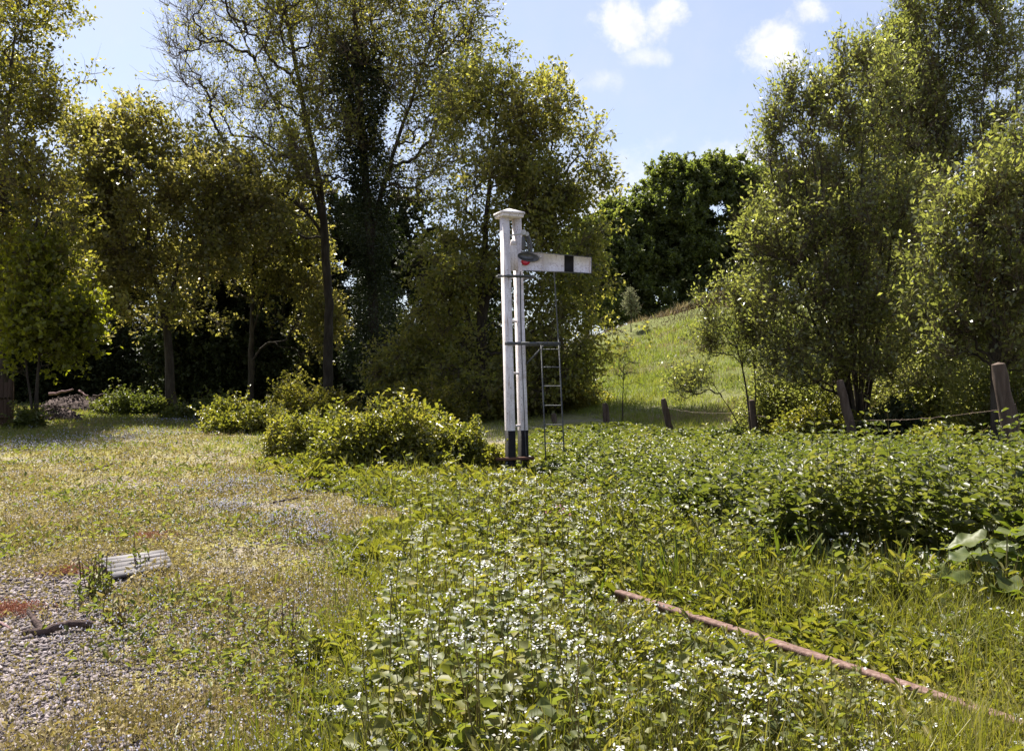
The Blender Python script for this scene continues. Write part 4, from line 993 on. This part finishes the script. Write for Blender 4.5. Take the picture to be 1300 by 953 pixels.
b = np.stack([x, y, H(x, y)], 1); t = b + np.stack([lean[:, 0] * hgt, lean[:, 1] * hgt, hgt], 1)
mb = MB(); C = np.stack([b, (b + t) / 2 + rng.normal(size=(n, 3)) * .01, t], 1); v, f = tubes(C, np.array([.004, .0035, .002])[None] * np.ones((n, 1)), 3); mb.add(v, f, 1)
az0 = rng.uniform(0, 6.28, n)
for k in range(9):
    fr = .28 + .72 * k / 8
    for sgn in (0, 1):
        a = az0 + k * math.pi / 2 + sgn * math.pi + rng.normal(size=n) * .3
        tilt = .15 + .55 * (k / 8) + rng.normal(size=n) * .25
        d = np.stack([np.cos(a), np.sin(a), tilt], 1); L = (.13 - .07 * (k / 8) ** 2) * sc * rng.uniform(.75, 1.25, n)
        p = b * (1 - fr) + t * fr; p = p + norm(d) * .015
        v, f = leaf6(p, d, L, L * .56, up=np.tile([0, 0, 1.0], (n, 1)) + rng.normal(size=(n, 3)) * .25, fold=.12, droop=.3, wide=.3, rng=rng); mb.add(v, f, 0)
tag(mb.build('nettle_bed', [M['nettle'], M['stem']]), 'dense bed of stinging nettles around the signal and along the fence', 'nettles', kind='stuff')

# flowering weeds in the foreground : stems, heart leaves and white heads
def fl_zone(x, y):
    z = (x > right_edge(y) + (.2 + .045 * y) * nz2(x, y, .55) + (.1 + .03 * y) * nz2(x, y, .2, 7)) & ~inpoly(x, y, NET) & (y < 19.5)
    return z
def railcap(x, y, h):
    # growth is kept low beside the rail on its open side
    s = -((x - ra[0]) * -dv[1] + (y - ra[1]) * dv[0]); al = (x - ra[0]) * dv[0] + (y - ra[1]) * dv[1]
    cap = np.where((al > -.1) & (al < 3.4) & (s > -.05), .10 + .25 * np.maximum(s, 0) + .07 * nz2(x, y, .2, 2) + .07 * np.exp(-((al - .95) / .07) ** 2) + .07 * np.exp(-((al - 1.65) / .08) ** 2) + .4 * sst(2.7, 3.1, al), 9); return np.minimum(h, cap)
rng = np.random.default_rng(206)
x, y = wedge(46000, 3.3, 19.5, -.35, 1.0, .8, rng); keep = fl_zone(x, y)
rd = np.abs((x - ra[0]) * dv[1] - (y - ra[1]) * dv[0]); along = (x - ra[0]) * dv[0] + (y - ra[1]) * dv[1]
onrail = (rd < .05) & (along > -.1) & (along < 2.4); keep &= ~onrail
dens = .55 + .5 * nz2(x, y, .9, 5); keep &= rng.random(len(x)) < dens
sunny = (x > 1.45 + .1 * y * 0) & (y < 6.2) & (y > 3.3)    # lower growth right of the rail
x, y = x[keep], y[keep]; sunny = sunny[keep]; n = len(x); sc = np.clip(np.sqrt(y / 6.5), .85, 1.5)
hgt = (.30 + .14 * nz2(x, y, 1.0, 9) + .10 * nz2(x, y, .33, 6) + rng.normal(size=n) * .08 + .22 * (rng.random(n) < .09)) * np.where(sunny, .45, 1.0); 
hgt *= np.interp(rd[keep], [.12, .5], [.5, 1.0]) * np.interp(x - right_edge(y), [-.5, .2, 1.6], [.3, .45, 1]); hgt *= 1 - .6 * np.exp(-((x - .1) / 1.3) ** 2 - ((y - 14.2) / 1.8) ** 2); hgt = railcap(x, y, np.clip(hgt, .08, .6))
b = np.stack([x, y, H(x, y)], 1); lean = rng.normal(size=(n, 2)) * .16; t = b + np.stack([lean[:, 0] * hgt, lean[:, 1] * hgt, hgt], 1)
mb = MB(); C = np.stack([b, (b + t) / 2 + rng.normal(size=(n, 3)) * .008, t], 1); v, f = tubes(C, np.array([.0026, .002, .0014])[None] * sc[:, None], 3); mb.add(v, f, 1)
sp = rng.random(n) + .25 * nz2(x, y, .45, 19); wf = np.where(sp < .38, .26, np.where(sp < .75, .55, .9)); lf = np.where(sp < .38, 1.5, np.where(sp < .75, 1.1, .95)); isg = sp < .38
for k in range(7):
    fr = rng.uniform(.12, .95, n) if k else np.full(n, .15); a = rng.uniform(0, 6.28, n)
    d = np.stack([np.cos(a), np.sin(a), rng.uniform(-.1, .8, n)], 1); L = .066 * sc * (1.35 - .85 * fr) * rng.uniform(.5, 1.7, n) * (1 + .35 * nz2(x, y, .6, 12))
    p = b * (1 - fr)[:, None] + t * fr[:, None]
    L = L * lf; d[:, 2] += np.where(isg, .7, 0)
    for mi_, mk in ((0, ~isg), (2, isg)):
        v, f = leaf6(p[mk], d[mk], L[mk], (L * wf)[mk] * rng.uniform(.8, 1.2, mk.sum()), fold=.1, droop=.2, wide=.28, rng=rng); mb.add(v, f, mi_)
wob = mb.build('flowering_weeds', [M['weed'], M['stem'], M['grass']]); rng2 = np.random.default_rng(616); gx_, gy_ = wedge(1500, 3.4, 11, -.25, .5, .9, rng2); kk = fl_zone(gx_, gy_) & (nz2(gx_, gy_, .8, 44) + .5 * rng2.normal(size=1500) > .2) & (gx_ / gy_ * F + CX < 745) & (gx_ > right_edge(gy_) + .25)
gx_, gy_ = gx_[kk], gy_[kk]; ng = len(gx_); gh = rng2.uniform(.38, .66, ng); gb = np.stack([gx_, gy_, H(gx_, gy_)], 1); gt = gb + np.stack([rng2.normal(size=ng) * .05, rng2.normal(size=ng) * .05, gh], 1)
mb = MB(); v, f = tubes(np.stack([gb, (gb + gt) / 2 + rng2.normal(size=(ng, 3)) * .008, gt], 1), np.array([.0045, .0035, .002])[None] * np.ones((ng, 1)), 4); mb.add(v, f, 1)
for k in range(11):
    fr = (k + .5 + rng2.uniform(-.4, .4, ng)) / 11.5; a = k * 2.4 + rng2.normal(size=ng) * .4 + gx_ * 50; d = np.stack([np.cos(a), np.sin(a), rng2.uniform(-.05, .5, ng)], 1)
    L = .105 * (1.15 - .8 * fr) * rng2.uniform(.7, 1.3, ng); p = gb * (1 - fr)[:, None] + gt * fr[:, None] + norm(d) * .03
    v, f = leaf6(p, d, L, L * .85, fold=.08, droop=.22, wide=.22, rng=rng2); mb.add(v, f, 0)
tag(mb.build('mustard_weeds', [M['weed'], M['stem']]), 'tall stems with heart shaped leaves and white tops in the foreground', 'weeds', kind='stuff')
tag(wob, 'leafy green weeds filling the foreground around the rails', 'weeds', kind='stuff')
# white heads
pr = np.interp(x, [-1.6, -.6, 1.2, 2.2], [.6, 1, .8, .35]) * np.interp(y, [4, 7, 12, 16], [1, .8, .4, .25]) * np.clip(.28 + .4 * nz2(x, y, .7, 31), .06, 1) > rng.random(n) * 1.1
T = t[pr]; m = len(T); scf = sc[pr]; mb = MB(); big = rng.random(m) < .42
for k in range(7):
    off = rng.normal(size=(m, 3)) * np.where(big, .024, .010)[:, None] * np.array([1, 1, .5]) * scf[:, None]
    a = rng.uniform(0, 6.28, m); d = np.stack([np.cos(a), np.sin(a), rng.uniform(-.1, .6, m)], 1)
    v, f = leaf4(T + off, d, np.where(big, .020, .012) * scf * rng.uniform(.7, 1.3, m), np.where(big, .018, .011) * scf, .1, rng); mb.add(v, f, 0)
um = np.nonzero((railcap(x, y, np.full(n, .5)) > .42) & (x < 1.6) & (rng.random(n) < .035 * np.interp(y, [4, 8, 13], [1, .6, .15])) & (x > -1.7) & (nz2(x, y, .9, 13) > -.3))[0]; q = np.repeat(um, 13); m = len(q)
off = rng.normal(size=(m, 3)) * np.array([.026, .026, .007]); a = rng.uniform(0, 6.28, m)
v, f = leaf4(t[q] + off + np.array([0, 0, .01]), np.stack([np.cos(a), np.sin(a), rng.uniform(-.1, .4, m)], 1), .019 * sc[q], .016 * sc[q], .1, rng); mb.add(v, f, 0)
qg = np.repeat(np.arange(ng), 9); m = len(qg); off = rng.normal(size=(m, 3)) * np.array([.016, .016, .012]); a = rng.uniform(0, 6.28, m)
v, f = leaf4(gt[qg] + off, np.stack([np.cos(a), np.sin(a), rng.uniform(-.1, .6, m)], 1), .016, .012, .1, rng); mb.add(v, f, 0)
tag(mb.build('white_wildflowers', M['white_flower']), 'small white flower heads dotted over the foreground weeds', 'wildflowers', kind='stuff')

# tall grass
rng = np.random.default_rng(207)
x, y = wedge(310000, 3.3, 17, -.4, 1.05, .9, rng); k = nz2(x, y, .8, 17)
re = x - right_edge(y) + .35 * nz2(x, y, .6, 3); keep = (re > -.6) & ~inpoly(x, y, [(px_ + .0, py_ + .35) for px_, py_ in NET]) & (rng.random(len(x)) < (.35 + .45 * k) * np.interp(re, [-.6, .2, 1.2], [.12, .55, 1])); HG = np.interp(re, [-.5, .6], [.45, 1])
rd = np.abs((x - ra[0]) * dv[1] - (y - ra[1]) * dv[0]); keep &= (rd > .06) | (rng.random(len(x)) < .22)
x, y, rd, HG = x[keep], y[keep], rd[keep], HG[keep]; n = len(x)
v, f4, f3 = blades(np.stack([x, y, H(x, y)], 1), norm(rng.normal(size=(n, 3)) * .28 + np.array([0, 0, 1])), railcap(x, y, HG * rng.uniform(.10, .44, n) * np.where(rng.random(n) < .14, 1.5, 1) * np.interp(rd, [.05, .4], [.45, 1]) * (1 - .6 * np.exp(-((x - .1) / 1.3) ** 2 - ((y - 14.2) / 1.8) ** 2))), rng.uniform(.003, .007, n) * np.clip(np.sqrt(y / 6), 1, 1.6), rng.uniform(.05, .6, n), rng)
mb = MB(); mb.add(v, f4); mb.f[3].append(f3); mb.m[3].append(np.zeros(len(f3)))
tag(mb.build('tall_grass', M['grass']), 'thin green grass blades growing among the foreground weeds', 'grass', kind='stuff')

# broad upright blades near the nettle front
def clump(px, py, d, n, L, W, lab, seed, group):
    rng = np.random.default_rng(seed); b = P(px, py, d); b[2] = H(b[0], b[1])
    p = b + np.stack([rng.normal(size=n) * .22, rng.normal(size=n) * .1, np.zeros(n)], 1); p[:, 2] = H(p[:, 0], p[:, 1])
    mb = MB(); dirs = norm(rng.normal(size=(n, 3)) * .22 + np.array([0, 0, 1]))
    Sd = norm(np.cross(dirs, rng.normal(size=(n, 3)))); N = np.cross(Sd, dirs); Ls = L * rng.uniform(.6, 1.15, n); Ws = W * rng.uniform(.7, 1.2, n)
    u = np.linspace(0, 1, 6); wp = np.array([.25, .7, 1, .95, .6, .02])
    c = p[:, None] + dirs[:, None] * (u * (1 - .12 * u))[None, :, None] * Ls[:, None, None] + N[:, None] * (u ** 2 * .22)[None, :, None] * Ls[:, None, None]
    l = c + Sd[:, None] * (wp * .5)[None, :, None] * Ws[:, None, None] + N[:, None] * .012; r = c - Sd[:, None] * (wp * .5)[None, :, None] * Ws[:, None, None] + N[:, None] * .012
    V = np.stack([l, c, r], 2).reshape(n, 18, 3); q = []
    for k in range(5):
        q += [(k * 3, k * 3 + 1, k * 3 + 4, k * 3 + 3), (k * 3 + 1, k * 3 + 2, k * 3 + 5, k * 3 + 4)]
    mb.add(V.reshape(-1, 3), (np.arange(n)[:, None, None] * 18 + np.array(q)[None]).reshape(-1, 4))
    o = mb.build('broad_bladed_plant', M['burdock'], None, origin=b, smooth=True); tag(o, lab, 'plant', group)
BG = 'broad bladed plants in front of the nettles'
for k, (px, py, d, n, L, W, lab) in enumerate([(1035, 740, 7.3, 44, .52, .040, 'leftmost clump of broad upright blades before the nettles'),
        (1130, 748, 7.1, 44, .48, .048, 'middle clump of broad upright blades before the nettles'),
        (1190, 752, 7.0, 36, .42, .05, 'clump of broad blades between the middle clump and the great leafed plant'),
        (870, 748, 6.9, 26, .52, .024, 'arching dark clump of narrow blades behind the far end of the rail'),
        (960, 760, 6.7, 18, .28, .05, 'low clump of broad leaves just behind the rail')]):
    clump(px, py, d, n, L, W, lab, 300 + k, BG)

# great leafed plants at right
def broad(px, py, d, n, size, hgt, lab, seed):
    rng = np.random.default_rng(seed); b = P(px, py, d); b[2] = H(b[0], b[1]); root = empty('burdock_plant', b, lab, 'plant', 'great leafed plants at the right edge')
    mb, st = MB(), MB()
    for k in range(n):
        a = rng.uniform(0, 6.28); rr = rng.uniform(.06, .34); z = hgt * rng.uniform(.35, 1.0)
        c = b + np.array([math.cos(a) * rr, math.sin(a) * rr, z]); L = size * rng.uniform(.6, 1.15); W = L * rng.uniform(.62, .85)
        d_ = norm(np.array([math.cos(a) + rng.normal() * .4, math.sin(a) + rng.normal() * .4, rng.uniform(-.25, .6)])); u = norm(np.array([0, 0, 1.0]) + rng.normal(size=3) * .35)
        s = norm(np.cross(d_, u)); nn = np.cross(s, d_); nu, nv = 9, 6; V = []
        ph = rng.uniform(0, 6)
        for i in range(nu + 1):
            t = i / nu; w = W * .5 * (math.sin(math.pi * min(1, t * .92 + .08) ** .75)) ** .7 * (1 if i < nu else .03)
            for j in range(nv + 1):
                q = j / nv * 2 - 1
                V.append(c + d_ * L * (t - .12 * abs(q) * (1 - t)) + s * w * q * (1 + .06 * math.sin(9 * t + ph)) + nn * (.14 * W * abs(q) - .22 * L * t * t + .16 * L * math.sin(12 * t + 3.5 * q + ph) * (abs(q) * .8 + .15) * .5))
        mb.poly(V, [(i * 7 + j, i * 7 + j + 1, (i + 1) * 7 + j + 1, (i + 1) * 7 + j) for i in range(nu) for j in range(nv)])
        st.tube([b + np.array([math.cos(a) * .03, math.sin(a) * .03, 0]), (b + c) / 2 + np.array([0, 0, .05]), c], [.008, .007, .004], 6)
    mb.build('leaves', M['burdock'], root, origin=b, smooth=True); st.build('stalks', M['stem'], root, origin=b)
broad(1278, 790, 6.3, 26, .23, .6, 'great leafed plant with crinkled leaves nearest the right edge', 401)
broad(1238, 772, 6.8, 20, .19, .52, 'smaller great leafed plant left of the crinkled one', 402)
broad(1330, 770, 6.8, 22, .22, .64, 'great leafed plant half out of view at the right edge', 403)

# dead weed beside the board, red stonecrop, pink flowers
def stalks(px, py, n, h, lab, seed, leaf='weed', spread=.07, nl=10, name='dead_weed', flower=None, mat='deadstem'):
    rng = np.random.default_rng(seed); b = gpt(px, py); root = empty(name, b, lab, 'plant'); 
    bs = b + np.stack([rng.normal(size=n) * spread, rng.normal(size=n) * spread, np.zeros(n)], 1); hh = h * rng.uniform(.4, 1.05, n); ts = bs + np.stack([rng.normal(size=n) * .07 * h, rng.normal(size=n) * .07 * h, hh], 1)
    C = np.stack([bs, (bs + ts) / 2 + rng.normal(size=(n, 3)) * .012, ts], 1); mb = MB(); v, f = tubes(C, np.full((n, 3), .0045) * np.array([1, .8, .5]), 5); mb.add(v, f); mb.build('stems', M[mat], root, origin=b)
    idx = np.repeat(np.arange(n), nl); fr = rng.random(len(idx)) ** 1.6; p = bs[idx] * (1 - fr)[:, None] + ts[idx] * fr[:, None]
    L = .055 * rng.uniform(.5, 1.3, len(idx)); v, f = leaf6(p, rng.normal(size=(len(idx), 3)) + np.array([0, 0, .2]), L, L * .5, rng=rng); mb = MB(); mb.add(v, f); mb.build('leaves', M[leaf], root, origin=b)
    if flower:
        m = 9 * n; ti = np.repeat(ts, 9, 0) + rng.normal(size=(m, 3)) * .03; 
        for k in range(n):
            v, f = leaf4(ti[k * 9:k * 9 + 9], rng.normal(size=(9, 3)), .03, .025, .1, rng); mb = MB(); mb.add(v, f); mb.build('flower_head', M[flower], root, origin=b)
stalks(124, 757, 22, .34, 'weed with dark upright stems growing beside the grey boards', 501)
stalks(158, 795, 8, .22, 'small reddish weed below the grey boards on the gravel edge', 502, leaf='turf')
stalks(182, 728, 5, .32, 'thin stem standing in front of the grey boards', 503, spread=.05)
stalks(708, 690, 5, .36, 'pink flowering campion among the white flowers', 504, name='campion_plant', flower='pink_flower', mat='stem')
stalks(368, 815, 7, .3, 'thin dead stems rising from the turf beside the flowering weeds', 505, nl=5)
def mat_plant(px, py, w, n, lab, seed):
    rng = np.random.default_rng(seed); b = gpt(px, py); a = rng.uniform(0, 6.28, n); r = np.abs(rng.normal(size=n)) * .62 * w * (1 + .3 * np.sin(3 * a + seed) + .25 * np.sin(7 * a))
    p = np.stack([b[0] + np.cos(a) * r, b[1] + np.sin(a) * r, np.zeros(n)], 1); p[:, 2] = H(p[:, 0], p[:, 1]) + rng.random(n) * .04
    v, f = leaf4(p, norm(rng.normal(size=(n, 3)) + np.array([0, 0, .7])), .018 * rng.uniform(.6, 1.4, n), .010, .2, rng); mb = MB(); mb.add(v, f)
    o = mb.build('stonecrop_mat', M['red'], None, origin=b); tag(o, lab, 'plant', 'reddish stonecrop mats')
mat_plant(12, 778, .22, 2600, 'largest red stonecrop mat left of the forked branch', 1)
mat_plant(85, 730, .22, 1500, 'reddish stonecrop mat left of the grey boards', 2)
mat_plant(185, 685, .3, 1800, 'reddish stonecrop mat beyond the grey boards', 3)

# meadow grass on the hill
rng = np.random.default_rng(208)
x, y = wedge(150000, 21, 86, .0, .62, 1.3, rng); u = y + .35 * x
fx = np.interp(y, [13, 17, 20, 23, 28, 33, 90], [7.1, 6.3, 5.4, 4, 2.9, 1.4, 0]); keep = (x > fx) & (u < 84)
x, y = x[keep], y[keep]; n = len(x); u = y + .35 * x
tuft = 1 + .8 * nz2(x, y, 1.6, 3) + .7 * nz2(x, y, .5, 9); s = y / 40
v, f4, f3 = blades(np.stack([x, y, H(x, y) - .02], 1), norm(rng.normal(size=(n, 3)) * .4 + np.array([0, 0, 1])), .30 * np.clip(tuft, .3, 2.2) * rng.uniform(.5, 1.2, n) * np.clip(s, .6, 1.4), .022 * np.clip(s, .5, 2.2), rng.uniform(.1, .7, n), rng)
dryp = ((u > 73.5 + 1.5 * nz2(x, y, 3, 2)) & (rng.random(n) < .93)) | (nz2(x, y, 2.2, 31) + .4 * rng.normal(size=n) > .6)
mb = MB(); b0 = 0; mb.v.append(v); mb.n = len(v); mb.f[4].append(f4); dryp = dryp.astype(int) + ((u > 73) & (u < 77.2) & (dryp > 0)); mb.m[4].append(dryp); mb.f[3].append(f3); mb.m[3].append(dryp)
tag(mb.build('meadow_grass', [M['meadow'], M['dry'], M['bank_shade']]), 'sunlit tufted grass on the hill beyond the fence', 'grass', kind='stuff')
# far left grass beneath the wood
rng = np.random.default_rng(209)
x, y = wedge(60000, 20, 48, -.66, .05, 1.2, rng); n = len(x)
keep = nz2(x, y, 2.5, 3) + rng.normal(size=n) * .4 > -.1 + .5 * (y < 27); x, y = x[keep], y[keep]; n = len(x)
v, f4, f3 = blades(np.stack([x, y, H(x, y)], 1), norm(rng.normal(size=(n, 3)) * .35 + np.array([0, 0, 1])), .17 * rng.uniform(.4, 1.4, n), .016 * y / 30, rng.uniform(.1, .6, n), rng)
mb = MB(); mb.add(v, f4); mb.f[3].append(f3); mb.m[3].append(np.zeros(len(f3)))
tag(mb.build('wood_edge_grass', M['meadow']), 'short grass leading into the shade of the left wood', 'grass', kind='stuff')

# ------------------------------------------------------------------ sun, sky, camera
AZ, EL = math.radians(-32), math.radians(57)
sd = Vector((math.sin(AZ) * math.cos(EL), math.cos(AZ) * math.cos(EL), math.sin(EL)))
sl = bpy.data.lights.new('sun', 'SUN'); sl.energy = 5.0; sl.angle = math.radians(.53); sl.color = (1.0, .94, .83)
so = bpy.data.objects.new('sun', sl); COL.objects.link(so); so.rotation_euler = sd.to_track_quat('Z', 'Y').to_euler(); so.location = (0, 0, 30)
w = bpy.data.worlds.new('World'); scene.world = w; w.use_nodes = True; nt = w.node_tree; nt.nodes.clear()
out = nt.nodes.new('ShaderNodeOutputWorld'); bg = nt.nodes.new('ShaderNodeBackground'); sky = nt.nodes.new('ShaderNodeTexSky')
sky.sky_type = 'NISHITA'; sky.sun_disc = False; sky.sun_elevation = EL; sky.sun_rotation = AZ; sky.altitude = 50; sky.air_density = 1.0; sky.dust_density = 1.2; sky.ozone_density = 1.5
tc = nt.nodes.new('ShaderNodeTexCoord'); gen = tc.outputs['Generated']
cn = noise(nt, 9, 8, .6, gen)
def blob(px, py, rx, ry):
    # soft cloud around a sky direction (azimuth / elevation of the photo's clouds)
    c = Vector((px - CX, F, HZ - py)).normalized()
    sub = nt.nodes.new('ShaderNodeVectorMath'); sub.operation = 'SUBTRACT'; nt.links.new(gen, sub.inputs[0]); sub.inputs[1].default_value = c
    sc = nt.nodes.new('ShaderNodeVectorMath'); sc.operation = 'MULTIPLY'; nt.links.new(sub.outputs[0], sc.inputs[0]); sc.inputs[1].default_value = (F / rx, F / rx, F / ry)
    ln = nt.nodes.new('ShaderNodeVectorMath'); ln.operation = 'LENGTH'; nt.links.new(sc.outputs[0], ln.inputs[0])
    return mth(nt, 'SUBTRACT', 1.0, ln.outputs['Value'])
def cloud(px, py, rx, ry, lo, hi, amt=1.0):
    b = blob(px, py, rx, ry); s = mth(nt, 'ADD', b, mth(nt, 'MULTIPLY', mth(nt, 'SUBTRACT', cn2, .5), 4.2))
    r = nt.nodes.new('ShaderNodeMapRange'); r.interpolation_type = 'SMOOTHSTEP'; nt.links.new(s, r.inputs[0]); r.inputs[1].default_value = lo; r.inputs[2].default_value = hi; r.inputs[4].default_value = amt
    return r.outputs[0]
cn2 = noise(nt, 13, 10, .62, gen)
cl = None
for c in ((785, 22, 42, 40, .1, .9), (846, 20, 32, 34, .1, .9), (982, 55, 46, 34, .0, .8), (1032, 14, 40, 20, .1, .9), (822, 75, 50, 16, .2, 1.3, .7), (745, 105, 60, 22, .1, 1.3, .7), (800, 250, 150, 60, .0, 1.6, .8), (945, 210, 60, 34, .1, 1.2, .9), (150, 150, 200, 90, .0, 2.0, .5)):
    k = cloud(*c); cl = k if cl is None else mth(nt, 'MAXIMUM', cl, k)
wisp = ramp(nt, cn, [(.5, (0, 0, 0)), (.75, (.3, .3, .3))])
veil = mixc(nt, ramp(nt, cn, [(.3, (.32, .32, .32)), (.75, (.58, .58, .58))]), sky.outputs[0], (4.6, 4.8, 6.0))
col = mixc(nt, cl, veil, ramp(nt, noise(nt, 30, 6, .6, gen), [(.35, (5.2, 5.4, 5.9)), (.55, (6.4, 6.4, 6.5))]))
nt.links.new(col, bg.inputs[0]); bg.inputs[1].default_value = .058; nt.links.new(bg.outputs[0], out.inputs[0])

cam = bpy.data.cameras.new('camera'); co = bpy.data.objects.new('camera', cam); COL.objects.link(co); scene.camera = co
co.location = (0, 0, EYE); co.rotation_euler = (math.radians(90), 0, 0)
cam.sensor_width = 36; cam.lens = 36 * F / 1300; cam.shift_y = (HZ - 476.5) / 1300; cam.clip_end = 5000; cam.clip_start = .05
vs = scene.view_settings; vs.view_transform = 'Standard'; vs.look = 'None'; vs.exposure = 1.6; vs.gamma = 1
cy = scene.cycles; cy.max_bounces = 9; cy.diffuse_bounces = 7; cy.glossy_bounces = 2; cy.transmission_bounces = 4; cy.transparent_max_bounces = 4
cy.use_denoising = True
try: cy.denoiser = 'OPENIMAGEDENOISE'; cy.denoising_prefilter = 'ACCURATE'
except Exception: pass
